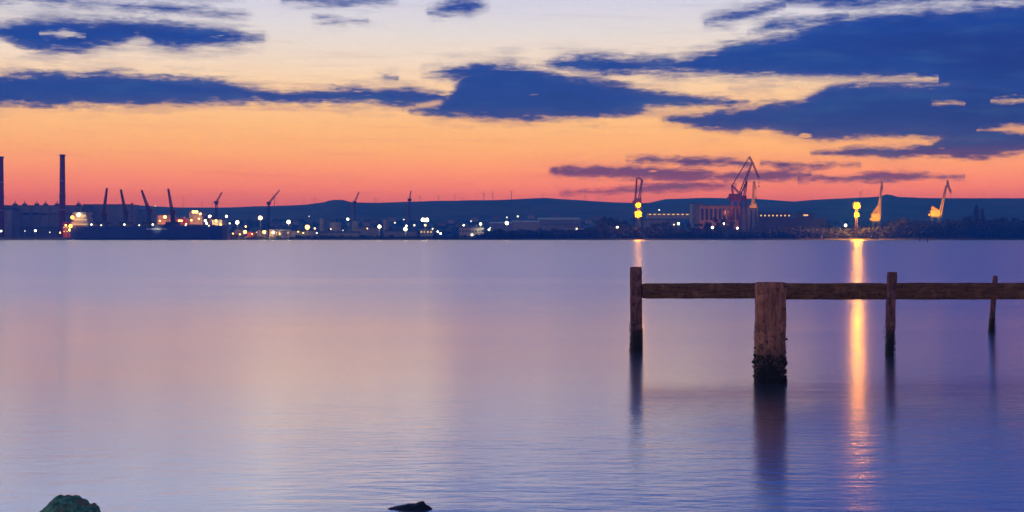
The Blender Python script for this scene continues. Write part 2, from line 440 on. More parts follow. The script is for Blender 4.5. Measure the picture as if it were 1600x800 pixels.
# ------------------------------------------------------------------ air
hz = MB().box(-2900, 2900, -70, 6300, -3, 185)
hm = bpy.data.materials.new('haze'); hm.use_nodes = True
k = NT(hm.node_tree); o = k.n('ShaderNodeOutputMaterial'); v = k.n('ShaderNodeVolumePrincipled')
v.inputs['Color'].default_value = (.02, .25, 1.0, 1)
v.inputs['Density'].default_value = 5.1e-4
v.inputs['Absorption Color'].default_value = (1, 1, 1, 1)
k.put(o.inputs[1], v.outputs[0])
tag(hz.build('haze', hm), kind='stuff')

# ------------------------------------------------------------------ foreground: old pier frame
def wood_mat(name, base, dark, wet_top):
    m = bpy.data.materials.new(name); m.use_nodes = True
    k = NT(m.node_tree); o = k.n('ShaderNodeOutputMaterial'); b = k.n('ShaderNodeBsdfPrincipled'); k.put(o.inputs[0], b.outputs[0])
    g = k.n('ShaderNodeNewGeometry'); P = g.outputs['Position']
    grain_v = (9, 9, 1.1) if wet_top is not None else (1.0, 9, 12)
    gr = k.noise(k.vm('MULTIPLY', P, grain_v), 5, 5, .65)
    bl = k.noise(P, 6, 4, .6)
    c = k.mix(k.mr(gr, .36, .66), base, dark)
    c = k.mix(k.mr(bl, .5, .72, 0, .7), c, tuple(x * 1.7 for x in base[:3]) + (1,))
    c = k.mix(k.mr(k.noise(P, 14, 4, .7), .56, .66, 0, .8), c, tuple(x * .35 for x in dark[:3]) + (1,))
    rgh = .8
    if wet_top is not None:                         # weed and wet wood in the splash zone
        s3 = k.n('ShaderNodeSeparateXYZ'); k.put(s3.inputs[0], P)
        z = k.m('ADD', s3.outputs[2], k.m('MULTIPLY', k.m('SUBTRACT', bl, .5), .35))
        c = k.mix(k.mr(z, wet_top, wet_top * .2), c, (.012, .014, .010, 1))
        rgh = k.mr(z, wet_top, wet_top * .4, .8, .45)
    k.put(b.inputs['Base Color'], c); k.put(b.inputs['Roughness'], rgh)
    bn = k.n('ShaderNodeBump'); bn.inputs['Strength'].default_value = .9; bn.inputs['Distance'].default_value = .012
    k.put(bn.inputs['Height'], k.m('ADD', gr, bl)); k.put(b.inputs['Normal'], bn.outputs[0])
    return m
M['post_wood'] = wood_mat('post_wood', (.40,.14,.08,1), (.18,.06,.04,1), .56)
M['big_post_wood'] = wood_mat('big_post_wood', (.74,.25,.10,1), (.36,.11,.05,1), .46)
M['beam_wood'] = wood_mat('beam_wood', (.36,.14,.045,1), (.17,.055,.025,1), None)
M['mussel'] = mat('mussel_shells', (.10,.06,.035,1), .55, .5, 30, col2=(.30,.20,.10,1))
M['weed'] = mat('sea_weed', (.014,.02,.010,1), .6, .5, 20, col2=(.03,.035,.012,1))

def rough_box(name, m, parent, p0, p1, hw, hd, seg, jit, taper=1.0, horizontal=False, knots=()):
    """a hewn timber: many rings, each a slightly uneven rounded rectangle"""
    mb = MB(); n = 16
    p0, p1 = Vector(p0), Vector(p1)
    for i in range(seg + 1):
        u = i / seg; c = p0.lerp(p1, u); s = 1 + (taper - 1) * u
        ev = 1.0
        if i == 0 or i == seg: ev = .93
        for k in range(n):
            a = 2 * PI * (k + .5) / n
            ca, sa = math.cos(a), math.sin(a)
            e = (abs(ca) ** 6 + abs(sa) ** 6) ** (-1 / 6)
            q = 1 + jit * mnoise.fractal(Vector((c.x * 3 + ca * .8, c.y + sa * .8, c.z * 4 + len(name))), 1, 2, 4)
            x, y = hw * ca * e * s * q * ev, hd * sa * e * s * q * ev
            mb.v.append((c.x, c.y + x * 1.0, c.z + y) if horizontal else (c.x + x, c.y + y, c.z))
    for i in range(seg):
        for k in range(n): mb.f.append((i*n+k, i*n+(k+1) % n, (i+1)*n+(k+1) % n, (i+1)*n+k))
    mb.f.append(tuple(range(n))[::-1]); mb.f.append(tuple(seg*n + k for k in range(n)))
    o = mb.build(name, m, parent)
    return o
pier = thing('pier_frame', (4.2, 20, 0), 'old weathered timber pier frame of uneven posts and a long rail standing in calm water', 'pier frame')
def PL(px, py, D):
    v = at(px, py, D); return v - Vector((4.2, 20, 0))
def low(v, z): return Vector((v.x, v.y, z))
def foot(a, b):
    """carry the line of a leaning post on below the water"""
    return b + (b - a) * (.7 / (a.z - b.z))
# first post, left end
a = PL(993.5, 417, 20.2); b = PL(994.5, 548, 20.2)
p = rough_box('post', M['post_wood'], pier, foot(a, b), a, .082, .082, 26, .07)
p['label'] = 'leftmost post, square and taller than the rail'
# the stout post
a = PL(1204, 441, 15.9); b = PL(1202.5, 595, 15.9)
p = rough_box('post', M['big_post_wood'], pier, foot(a, b), a, .155, .13, 34, .05, taper=1.05)
p['label'] = 'stout reddish post, the widest and nearest'
big = p
a = PL(1394, 425, 19.6); b = PL(1390, 552, 19.6)
p = rough_box('post', M['post_wood'], pier, foot(a, b), a, .058, .06, 26, .16)
p['label'] = 'thin crooked post in front of the rail'
a = PL(1555, 431, 24.2); b = PL(1549, 520, 24.2)
p = rough_box('post', M['post_wood'], pier, foot(a, b), a, .052, .05, 20, .30, taper=.62)
p['label'] = 'thin dark post behind the rail, furthest right'
# rails
def rail(x0, x1, y0a, y1a, y0b, y1b, D, dd, label):
    A = PL(x0, (y0a + y1a) / 2, D); B = PL(x1, (y0b + y1b) / 2, D)
    hh = (y1a - y0a) / 2 / F * D
    o = rough_box('rail', M['beam_wood'], pier, A, B, dd, hh, max(12, int(abs(x1 - x0) / 6)), .05, horizontal=True)
    o['label'] = label; return o
rail(1003.4, 1203, 442.5, 466.5, 442.5, 466.5, 20.2, .06, 'left length of rail, pale split near the first post')
rail(1203.6, 1386.5, 442.5, 468, 442.5, 468, 20.25, .06, 'middle length of rail behind the stout post')
rail(1387.3, 1800, 442, 468, 441.5, 468.5, 20.2, .055, 'right length of rail running out of the frame')
# pale split in the rail end
mb = MB()
for i in range(7):
    c = PL(1005 + i * 3.6, 454.5 + math.sin(i * 1.7) * .9, 20.2) + Vector((0, -.064, 0))
    mb.bar(c, c + Vector((.034, -.002, .002 * math.sin(i * 2))), .016 - .0015 * i, .012 - .001 * i)
M['raw_wood'] = mat('raw_pale_wood', (.34,.22,.15,1), .8, .3, 40)
mb.build('split', M['raw_wood'], pier)
boltmb = [((1391, 449, 19.535)), ((1391, 461, 19.535)), ((997, 460, 20.115))]
bm_ = MB().ball((0, 0, 0), .012, 8, 5, (1, .6, 1)).mesh('bolt', M['dark_steel'], True)
for q in boltmb:
    o = put('bolt', bm_, pier, PL(*q))
# mussels, barnacles and weed on the stout post (too small to pick apart: stuff)
rnd = random.Random(3)
def crust(parent, cx, cy, hw, hd, z0, z1, n, r0, r1, m, name, drop=0.0):
    mb = MB()
    for _ in range(n):
        u = rnd.random(); z = z0 + (z1 - z0) * u ** 2.4
        side = rnd.choice((0, 0, 0, 1, 2))
        if side == 0: x, y = rnd.uniform(-hw, hw), -hd
        elif side == 1: x, y = -hw, rnd.uniform(-hd, hd)
        else: x, y = hw, rnd.uniform(-hd, hd)
        r = rnd.uniform(r0, r1)
        a = Vector((cx + x, cy + y, z)); d = Vector((rnd.uniform(-1, 1), rnd.uniform(-.7, .2), rnd.uniform(-1, 1) - drop)).normalized()
        k0 = len(mb.v)
        mb.bar(a - d * r, a + d * r, r * 1.1, r * .5, 5)
    o = mb.build(name, m, parent); o['kind'] = 'stuff'; return o
b = PL(1203, 595, 15.9)
crust(pier, b.x, b.y, .156, .132, .20, .66, 900, .005, .012, M['mussel'], 'mussel_crust')
crust(pier, b.x, b.y, .162, .137, -.05, .30, 800, .006, .020, M['weed'], 'weed_crust', .6)
for (x, z, r) in ((.178, .475, .017), (-.180, .22, .026), (-.176, .30, .016), (.17, .12, .015), (-.17, .38, .013)):
    MB().ball((0, 0, 0), r, 9, 6, (1.2, 1, .8)).build('mussel', M['weed'], pier, True).location = (b.x + x, b.y - .02, z)
b = PL(994, 548, 20.2); crust(pier, b.x, b.y, .086, .086, -.05, .40, 260, .006, .016, M['weed'], 'weed_crust', .6)
b = PL(1390.5, 552, 19.6); crust(pier, b.x, b.y, .062, .062, -.05, .38, 220, .006, .015, M['weed'], 'weed_crust', .6)
b = PL(1550, 520, 24.2); crust(pier, b.x, b.y, .050, .05, -.05, .22, 130, .006, .014, M['weed'], 'weed_crust', .6)

# ------------------------------------------------------------------ foreground rocks
def rock_mat(name, c1, c2, c3, rough):
    m = bpy.data.materials.new(name); m.use_nodes = True
    k = NT(m.node_tree); o = k.n('ShaderNodeOutputMaterial'); b = k.n('ShaderNodeBsdfPrincipled'); k.put(o.inputs[0], b.outputs[0])
    P = k.n('ShaderNodeNewGeometry').outputs['Position']
    c = k.mix(k.mr(k.noise(P, 28, 5, .7), .4, .62), c1, c2)
    c = k.mix(k.mr(k.noise(P, 11, 4, .6), .52, .64), c, c3)
    k.put(b.inputs['Base Color'], c); b.inputs['Roughness'].default_value = rough
    bn = k.n('ShaderNodeBump'); bn.inputs['Strength'].default_value = 1; bn.inputs['Distance'].default_value = .01
    k.put(bn.inputs['Height'], k.noise(P, 90, 4, .7)); k.put(b.inputs['Normal'], bn.outputs[0])
    return m
M['mossy'] = rock_mat('mossy_rock', (.07,.22,.08,1), (.26,.55,.20,1), (.42,.26,.08,1), .7)
M['wet_rock'] = rock_mat('wet_rock', (.006,.007,.009,1), (.015,.017,.02,1), (.01,.014,.008,1), .45)
def rock(name, loc, prof, depth, m, seed, label, rough):
    """prof: list of (x, height) across; the rock is a lumpy body whose skyline follows it"""
    n, nr = 64, 26
    xs = [p_[0] for p_ in prof]; mb = MB()
    for i in range(nr + 1):
        v_ = -1 + 2 * i / nr
        for j in range(n + 1):
            u = j / n; x = xs[0] + (xs[-1] - xs[0]) * u
            h = interp(prof, x)
            base = math.sqrt(max(0, 1 - v_ * v_))
            w_ = .5 + .5 * math.sin(PI * u)
            y = v_ * depth * w_
            z = h * (base ** .8) - .09 * (1 - base) - .02
            f = mnoise.fractal(Vector((x * 11 + seed, y * 11, z * 9)), .9, 2.1, 5)
            g_ = mnoise.fractal(Vector((x * 45 + seed, y * 45, z * 40)), .9, 2.1, 3)
            mb.v.append((x + g_ * rough * .3, y + f * rough * .5, z + (f * rough + g_ * rough * .35)))
    for i in range(nr):
        for j in range(n): mb.f.append((i*(n+1)+j, i*(n+1)+j+1, (i+1)*(n+1)+j+1, (i+1)*(n+1)+j))
    o = mb.build(name, m, None, smooth=True); o.location = loc
    tag(o, label, 'rock'); return o
D = 7.6; s = D / F
def prof_px(pts, cx, D, base):
    return [((x - cx) / F * D, (base - y) / F * D) for x, y in pts]
v0 = at(108, 372.5 + F * 1.6 / D, D)
rock('mossy_rock', (v0.x, D, 0), prof_px([(44,838),(56,806),(66,788),(78,778),(90,771),(103,769.5),(116,772),(124,773),(132,779),(143,783),(151,788),(156,800),(170,838)], 108, D, 840), .20, M['mossy'], 4.0,
     'rounded rock covered in dark green moss, at the bottom left in the shallows', .019)
D = 8.42; v0 = at(640, 372.5 + F * 1.6 / D, D)
rock('wet_rock', (v0.x, D, 0), prof_px([(590,797),(602,792),(612,787.5),(620,785),(630,783),(642,782),(650,781.5),(656,780),(661,779.5),(666,783),(674,788),(680,795),(686,798)], 640, D, 795), .09, M['wet_rock'], 9.0,
     'small black wet rock just breaking the water surface, bottom centre', .013)
D = 8.55; v0 = at(14, 372.5 + F * 1.6 / D, D)
rock('awash_rock', (v0.x, D, 0), prof_px([(-30,794),(-10,790),(8,789.5),(22,791),(36,794)], 14, D, 793.5), .04, M['wet_rock'], 2.0,
     'flat dark stone barely awash at the left edge, beside the mossy rock', .003)

def own_light(parent, loc, e, col, rad=1.0, aim=None, cone=70):
    """the light a lamp throws; with aim it is a floodlight turned onto what it lights"""
    ld = bpy.data.lights.new('lamp_light', 'SPOT' if aim is not None else 'POINT'); ld.energy = e; ld.color = col; ld.shadow_soft_size = rad
    lo = bpy.data.objects.new('lamp_light', ld); COL.objects.link(lo); lo.parent = parent; lo.location = loc
    if aim is not None:
        ld.spot_size = math.radians(cone); ld.spot_blend = .6
        lo.rotation_euler = (Vector(aim) - Vector(loc)).to_track_quat('-Z', 'Y').to_euler()
# ------------------------------------------------------------------ far shore: builders
def mast(px, ptop, D, pyb=None, heads=1, r=.8, lm='L_white', label='', group='lamp masts along the far shore', glow=None, hw=0):
    """lamp mast with its lamp heads; light = (power, colour) for the lamp's own light"""
    zt = CAMZ + (H0 - ptop) / F * D; zb = gz(px, D) if pyb is None else CAMZ + (H0 - pyb) / F * D
    zb = min(zb, zt - 2)
    x = (px - 800) / F * D
    th = thing('lamp_mast', (x, D, zb), label, 'street lamp', group)
    h = zt - zb
    MB().bar((0,0,-1), (0,0,h), .5, .28, 6).build('pole', M['grey_pole'], th)
    for i in range(heads):
        ox = (i - (heads - 1) / 2) * r * 2.3
        MB().box(ox - r * 1.05, ox + r * 1.05, .15, .5 + r, h - r * .5, h + r * .9).build('housing', M['dark_steel'], th)
        MB().ball((ox, -r * .5, h), r, 10, 7).build('bulb', M[lm], th)
    if glow:
        own_light(th, (0, -r * 2 - 1.5, h), glow[0] * 2.2, glow[1], 1.0, (0, 9, h - 9), 150)   # turned down and away from the water
    return th

def building(px0, px1, ptop, D, depth, label, cat='building', wall='pale_wall', roof='flat', roofm='roof', win=None, winm='glass', name='building', group=None, pbot=None, roof_px=3):
    zt = CAMZ + (H0 - ptop) / F * D; x0, x1 = (px0 - 800) / F * D, (px1 - 800) / F * D
    zb = min(gz(px0, D), gz(px1, D)) if pbot is None else CAMZ + (H0 - pbot) / F * D
    cx = (x0 + x1) / 2; hw = (x1 - x0) / 2
    th = thing(name, (cx, D, zb), label, cat, group)
    h = zt - zb; rh = roof_px / F * D
    if roof == 'flat':
        MB().box(-hw, hw, 0, depth, -3, h - .6).build('wall', M[wall], th)
        MB().box(-hw - .4, hw + .4, -.4, depth + .4, h - .6, h).build('roof', M[roofm], th)
    elif roof == 'gable':
        MB().box(-hw, hw, 0, depth, -3, h - rh).build('wall', M[wall], th)
        mb = MB(); e = h - rh
        mb.add([(-hw-.6,-.6,e),(hw+.6,-.6,e),(hw+.6,depth+.6,e),(-hw-.6,depth+.6,e),(-hw-.6,depth/2,h),(hw+.6,depth/2,h)],[(0,1,5,4),(2,3,4,5),(1,2,5),(3,0,4),(3,2,1,0)])
        mb.build('roof', M[roofm], th)
    elif roof == 'shed':
        MB().box(-hw, hw, 0, depth, -3, h - rh).build('wall', M[wall], th)
        mb = MB(); e = h - rh
        mb.add([(-hw-.4,-.4,e+.02),(hw+.4,-.4,e+.02),(hw+.4,depth,e+.02),(-hw-.4,depth,e+.02),(-hw-.4,depth,h),(hw+.4,depth,h)],[(0,1,5,4),(1,2,5),(3,0,4),(2,3,4,5),(3,2,1,0)])
        mb.build('roof', M[roofm], th)
    if cat == 'warehouse' and hw > 4:
        dm = MB().box(-1.8, 1.8, -.25, .1, 0, min(4.2, h * .45)).mesh('door', M['dark_steel'])
        put('door', dm, th, (-hw * .5, 0, 0))
        vm_ = MB().box(-.9, .9, depth * .4, depth * .4 + 2, -1.0, 1.5).bar((0, depth * .4 + 1, 1.5), (0, depth * .4 + 1, 2.6), .5, .5, 6).mesh('roof_vent', M['grey_pole'])
        for q in range(max(2, int(hw / 7))):
            put('roof_vent', vm_, th, (-hw * .8 + 1.6 * hw * (q + .5) / max(2, int(hw / 7)), 0, h))
    if win:
        nx, nz, ww, wh, zf0, zf1 = win
        me = MB().box(-ww/2, ww/2, -.12, .2, -wh/2, wh/2).mesh('window', M[winm])
        for i in range(nx):
            for j in range(nz):
                xx = -hw + 2 * hw * (i + .5) / nx
                zz = h * (zf0 + (zf1 - zf0) * ((j + .5) / nz))
                put('window', me, th, (xx, 0, zz))
    return th

# ---- power station, left
st = building(-60, 128, 320.5, 1760, 60, 'long blue grey power station hall below the two chimneys', wall='metal_wall', roofm='roof', name='power_station')
hw = (128 + 60) / 2 / F * 1760
hgt_ = CAMZ + (H0 - 320.5) / F * 1760 - 1.6
pm = MB().box(-.5, .5, -1.0, .1, 0, hgt_ * .93).mesh('wall_rib', M['concrete'])
for i in range(13): put('wall_rib', pm, st, (-hw + 2 * hw * (i + .5) / 13, 0, 0))
wmz = MB().box(-4.4, 4.4, -.3, .2, -1.2, 1.2).mesh('window', M['glass'])
for i in range(12): put('window', wmz, st, (-hw + 2 * hw * (i + 1) / 13, 0, hgt_ * .74))
building(130, 201, 319, 1800, 50, 'taller violet grey hall to the right of the power station, behind the ship', wall='metal_wall', name='boiler_hall')
building(202, 232, 328, 1850, 40, 'lower grey hall beside the boiler hall, behind the second ship crane', wall='metal_wall', name='turbine_hall')
building(-70, 18, 323, 1700, 30, 'sloping roofed hall at the left edge in front of the power station', wall='metal_wall', roof='gable', roof_px=5, name='coal_hall')
vt = MB().box(-2, 2, 10, 16, -1, 2.4).bar((0, 13, 2.4), (0, 13, 5.5), 1.2, 1.0, 8).mesh('roof_vent', M['grey_pole'])
for q in (18, 33, 52, 66, 84, 118): put('roof_vent', vt, st, ((q - 34) / F * 1760, 0, hgt_))
MB().bar((-hw * .2, -6, 14), (hw * .95, -6, 14), 2.0, 2.0, 8).bar((hw * .2, -6, 0), (hw * .2, -6, 14), 1, 1).bar((hw * .6, -6, 0), (hw * .6, -6, 14), 1, 1).bar((hw * .9, -6, 0), (hw * .9, -6, 14), 1, 1).build('pipe_bridge', M['grey_pole'], st)
def chimney(px, wtop, wbot, ptop, D, label):
    zt = CAMZ + (H0 - ptop) / F * D; x = (px - 800) / F * D
    th = thing('chimney', (x, D, 1.6), label, 'chimney', 'power station chimneys')
    h = zt - 1.6; r0, r1 = wbot / 2 / F * D, wtop / 2 / F * D
    def ring(z): return r0 + (r1 - r0) * z / h
    def cyl(z0, z1, ex, name, m):
        mb = MB(); n = 24
        for z in (z0, z1):
            for k in range(n): mb.v.append(((ring(z) + ex) * math.cos(2*PI*k/n), (ring(z) + ex) * math.sin(2*PI*k/n), z))
        mb.f += [(k, (k+1) % n, (k+1) % n + n, k + n) for k in range(n)] + [tuple(range(n))[::-1], tuple(range(n, 2*n))]
        return mb.build(name, m, th, True)
    cyl(-2, h - 2, 0, 'shaft', M['brick'])
    cyl(h * .68, h * .68 + 1.1, .45, 'band', M['white_band'])
    cyl(h * .34, h * .34 + .8, .4, 'band', M['white_band'])
    cyl(h - 2, h, .5, 'rim', M['dark_steel'])
    cyl(h * .50, h * .50 + .6, 1.1, 'gallery', M['dark_steel'])
chimney(0, 10, 13, 244.5, 1700, 'tall dark chimney cut by the left edge of the view')
chimney(97.5, 7.6, 10.5, 241.5, 1700, 'tall dark chimney rising from the middle of the power station')

# ---- bulk carrier
SD = 1478
def sx_(px): return (px - 233) / F * SD
def sz_(py): return CAMZ + (H0 - py) / F * SD
ship = thing('cargo_ship', ((233 - 800) / F * SD, SD, 0), 'long dark blue bulk carrier moored in front of the power station, four deck cranes', 'ship')
mb = MB(); n = 40; L0, L1 = sx_(112), sx_(355); B2 = 12.0; zd = sz_(354)
secs = []
for i in range(n + 1):
    u = i / n; x = L0 + (L1 - L0) * u
    wv = min(1, (u / .06 + .45)) if u < .06 else (min(1, math.sqrt(max(0, (1 - u) / .10)))) if u > .9 else 1
    wk = max(.02, wv)
    zz = zd + (1.6 * sst(.9, 1, u)) + (1.2 * (1 - sst(.0, .12, u)))
    secs.append([(x, -B2 * wk, zz), (x, -B2 * wk * .98, 2.0), (x, -B2 * wk * .8, -1.5), (x, B2 * wk * .8, -1.5), (x, B2 * wk * .98, 2.0), (x, B2 * wk, zz)])
for s_ in secs: mb.v += s_
for i in range(n):
    for k in range(6): mb.f.append((i*6+k, (i+1)*6+k, (i+1)*6+(k+1) % 6, i*6+(k+1) % 6))
mb.f.append((0,1,2,3,4,5)); mb.f.append(tuple(n*6 + k for k in range(6)))
mb.build('hull', M['hull'], ship)
# superstructure at the stern
sup = MB()
sup.box(sx_(116), sx_(142), -10, 10, zd, sz_(347)); sup.box(sx_(119), sx_(141), -9.5, 9.5, sz_(347), sz_(340))
sup.box(sx_(121), sx_(139), -9, 9, sz_(340), sz_(335)); sp_ = sup.build('superstructure', M['ship_white'], ship)
MB().box(sx_(119), sx_(141), -12.5, 9, sz_(335), sz_(332)).build('bridge', M['ship_white'], ship)
MB().box(sx_(115), sx_(120), -3, 3, sz_(347), sz_(333)).build('funnel', M['red_steel'], ship)
MB().bar((sx_(130), 0, sz_(332)), (sx_(130), 0, sz_(325)), .5, .25).build('mast', M['dark_steel'], ship)
me = MB().box(-.7, .7, -.1, .1, -.45, .45).mesh('window', M['lit_window'])
for j, (py, yy, a_, b_) in enumerate(((350.5, -10.05, 118, 141), (343.5, -9.55, 121, 140), (337.6, -9.05, 123, 138))):
    for i in range(7):
        put('window', me, sp_, (sx_(a_ + (b_ - a_) * (i + .5) / 7), yy, sz_(py)))
M['hatch'] = mat('hatch_cover_grey', (.22,.20,.22,1), .7, .3, .1)
hm_ = MB().box(-7.2, 7.2, -8, 8, 0, 2.0).mesh('hatch', M['hatch'])
for px in (156, 181, 206, 224, 250, 283, 303, 323): put('hatch', hm_, ship, (sx_(px), 0, zd - .01))
rl = MB()
for i in range(70):
    x = sx_(146 + i * 2.9); rl.bar((x, -11.6, zd), (x, -11.6, zd + 1.2), .12)
rl.bar((sx_(146), -11.6, zd + 1.2), (sx_(346), -11.6, zd + 1.2), .12); rl.bar((sx_(146), -11.6, zd + .65), (sx_(346), -11.6, zd + .65), .1)
rl.build('railing', M['dark_steel'], ship)
for (px, pt, tx, tp) in ((163, 338, 168.5, 294), (197.5, 334, 190, 296), (234, 331, 222.5, 297), (270.5, 334, 264, 295)):
    ped = MB().box(sx_(px) - 2.2, sx_(px) + 2.2, -2.2, 2.2, zd, sz_(pt)).box(sx_(px) - 7, sx_(px) + 7, -4, 4, zd, zd + 5.0)
    c_ = ped.build('deck_crane', M['dark_steel'], ship)
    MB().box(sx_(px) - 2.9, sx_(px) + 2.9, -2.8, 2.8, sz_(pt) , sz_(pt - 5)).build('crane_cab', M['crane_red'], c_)
    MB().lattice((sx_(px), -3.2, sz_(pt - 1)), (sx_(tx), -3.2, sz_(tp)), 2.4, 1.0, .75, 12).build('jib', M['crane_red'], c_)
    MB().bar((sx_(px) + (1 if tx < px else -1), -1, sz_(pt - 5)), (sx_(tx), -3.2, sz_(tp)), .25).build('cable', M['dark_steel'], c_)
# hull lettering: white blocks as they read from across the water
lb = MB(); rr = random.Random(5); x = 233.5
while x < 264:
    wd = rr.choice((1.1, 1.5, 1.9)); hh_ = rr.choice((0, .4, .8))
    lb.box(sx_(x), sx_(x + wd), -12.28, -11.9, sz_(359.3 - hh_ * .2), sz_(356.3 + hh_)); x += wd + .55
M['letter_white'] = mat('lettering_white', (.85,.88,.92,1), .5, .05, 1)
lb.build('hull_lettering', M['letter_white'], ship)['kind'] = 'stuff'
bl_ = MB().ball((0,0,0), .75, 8, 6)
bme = bl_.mesh('deck_lamp', M['L_cool']); bme2 = MB().ball((0,0,0), .8, 8, 6).mesh('deck_lamp', M['L_pale'])
building(98, 112, 347, 1530, 14, 'low sodium lit gatehouse on the quay just left of the ship stern', wall='brick', cat='building', win=(3,2,1.4,1.4,.3,.8), winm='lit_window')  # quay block put in to carry the orange glow beside the stern
for px, py, mm in ((148,351,bme),(163,352,bme2),(199,351,bme),(222,352,bme2),(243,351,bme),(294,352,bme2),(330,353,bme2)):
    put('deck_lamp', mm, ship, (sx_(px), -11.5, sz_(py)))
bme3 = MB().ball((0,0,0), 1.9, 10, 7).mesh('floodlight', M['L_warm'])
bme3.materials.clear(); bme3.materials.append(emit('stern_flood', (1,.45,.08), 6))
for px, py in ((119.5,340),(116.5,353.5)): put('floodlight', bme3, ship, (sx_(px), -13.6, sz_(py)))
bme4 = MB().ball((0,0,0), 1.6, 10, 7).mesh('floodlight', M['L_white']); put('floodlight', bme4, ship, (sx_(129), -13.8, sz_(336)))
own_light(ship, (sx_(116), -26, sz_(350)), 5000, (1,.28,.06), 2, (sx_(127), 0, sz_(343)), 75)
own_light(ship, (sx_(249), -22, sz_(357)), 2600, (.8,.9,1), 1, (sx_(249), -12, sz_(358)), 60)  # spot out over the water aimed at the hull lettering, without a lamp body

# ---- harbour behind the ship
def shed(px0, px1, pt, D, label, **kw): return building(px0, px1, pt, D, kw.pop('depth', 22), label, **kw)
shed(246, 268, 335, 1560, 'sodium lit pale silo house behind the third ship crane', wall='pale_wall', cat='warehouse', name='warehouse')
shed(273, 290, 341, 1550, 'red brick shed lit orange, left of the floodlit quay wall', wall='brick', cat='warehouse', name='warehouse')
shed(296, 316, 331, 1570, 'tallest floodlit store behind the bow of the ship', wall='pale_wall', cat='warehouse', name='warehouse')
shed(331, 347, 343, 1545, 'small orange lit customs house just behind the bow', wall='pale_wall', cat='building', win=(3,2,1.6,1.6,.3,.9), winm='lit_window')
shed(318, 330, 338, 1580, 'narrow dark hopper tower between two lit stores', wall='crane_red', cat='tower', name='hopper_tower')
# cargo stacks on the quay
for px, n_, lab in ((277, 2, 'short red container stack beneath the left masts'), (356, 1, 'single rust container on the pier head at the ship bow')):
    th = thing('container_stack', at(px, 372, 1530) * 1, lab, 'container stack', None); th.location.z = 1.6
    for i in range(n_):
        MB().box(-6, 6, -1.2, 1.2, i * 2.6 + .01, i * 2.6 + 2.59).build('container', M['red_steel'], th)

quay = MB().box(sx_(352), (515 - 800) / F * 1495, -0, 14, -2, 2.6)
qo = quay.build('quay_wall', M['concrete']); qo.location = ((233 - 800) / F * SD, 1490, 0)
tag(qo, 'low dark concrete pier running right from the bow of the ship', 'pier')
shed(421, 452, 358.5, 1515, 'low white cargo office with a lit long canopy on the pier', wall='ship_white', roofm='ship_white', win=(7,1,1.5,1.6,.45,.85), winm='lit_window', depth=10)
shed(440, 448, 361, 1505, 'narrow bright kiosk in front of the white cargo office', wall='ship_white', depth=4, name='kiosk', cat='kiosk')
shed(386, 398, 362, 1512, 'low brown hut between the two yellow pier lamps', wall='brick', depth=6, name='hut', cat='hut')
shed(402, 418, 359, 1520, 'dark shed behind the right yellow pier lamp', wall='metal_wall', depth=8, name='hut', cat='hut')
shed(366, 380, 358, 1522, 'dark warehouse behind the left yellow pier lamp', wall='metal_wall', depth=8, cat='warehouse', name='warehouse')
def tank(px, w_, pt, pb, D, label, m='pale_wall'):
    x = (px - 800) / F * D; zb = CAMZ + (H0 - pb) / F * D; zt = CAMZ + (H0 - pt) / F * D; r = w_ / 2 / F * D
    th = thing('storage_tank', (x, D, zb), label, 'tank', 'storage tanks on the far shore')
    mb = MB(); n = 28; h = zt - zb
    for z, q in ((-8, 1), (h * .9, 1), (h, .15)):
        for k in range(n): mb.v.append((r*q*math.cos(2*PI*k/n), r*q*math.sin(2*PI*k/n), z))
    mb.f += [(j*n+k, j*n+(k+1) % n, (j+1)*n+(k+1) % n, (j+1)*n+k) for j in (0,) for k in range(n)]; mb.build('shell', M[m], th, True)
    mb = MB(); mb.v = [(r*q*math.cos(2*PI*k/n), r*q*math.sin(2*PI*k/n), z) for z, q in ((h*.9, 1.02), (h, .15)) for k in range(n)]
    mb.f = [(k, (k+1) % n, (k+1) % n + n, k+n) for k in range(n)] + [tuple(range(n, 2*n))]; mb.build('roof', M['pale_roof'], th, True)
    MB().bar((r * .5, -r * .9, -6), (r * .5, -r * .9, h * .9), .3).build('ladder', M['grey_pole'], th)
tank(502.5, 6, 341, 352.5, 1700, 'tall narrow pale tank left of the long low one')
tank(524, 18, 347, 354.5, 1700, 'wide low pale tank right of the narrow one')
tank(555, 10, 345, 360, 1680, 'pale tank at the foot of the tall grey lattice tower', 'metal_wall')
tank(601, 4, 343, 353, 1700, 'slim white twin tank, left one', 'ship_white'); tank(605, 3.4, 344, 353, 1705, 'slim white twin tank, right one', 'ship_white')
shed(556, 592, 355, 1640, 'dim violet shed between the grey tower and the white lamp', wall='metal_wall', cat='warehouse', name='warehouse')
shed(455, 490, 360, 1560, 'dark long store under the orange lamp', wall='metal_wall', cat='warehouse', name='warehouse')
shed(492, 560, 361, 1600, 'long low roof in front of the storage tanks', wall='metal_wall', roof='gable', cat='warehouse', name='warehouse')
shed(600, 650, 359, 1640, 'dark gabled store behind the greenish white lamp', wall='metal_wall', roof='gable', cat='warehouse', name='warehouse')
shed(717, 756, 353, 1700, 'wide pale hall with small lamps around it, left of the tree belt', wall='pale_wall', cat='warehouse', name='warehouse', win=(8,1,2,2,.45,.7), roof='gable')
shed(656, 676, 357, 1620, 'squat block under the brightest white lamp', wall='metal_wall', win=(4,1,1.6,1.6,.5,.8), winm='lit_window')
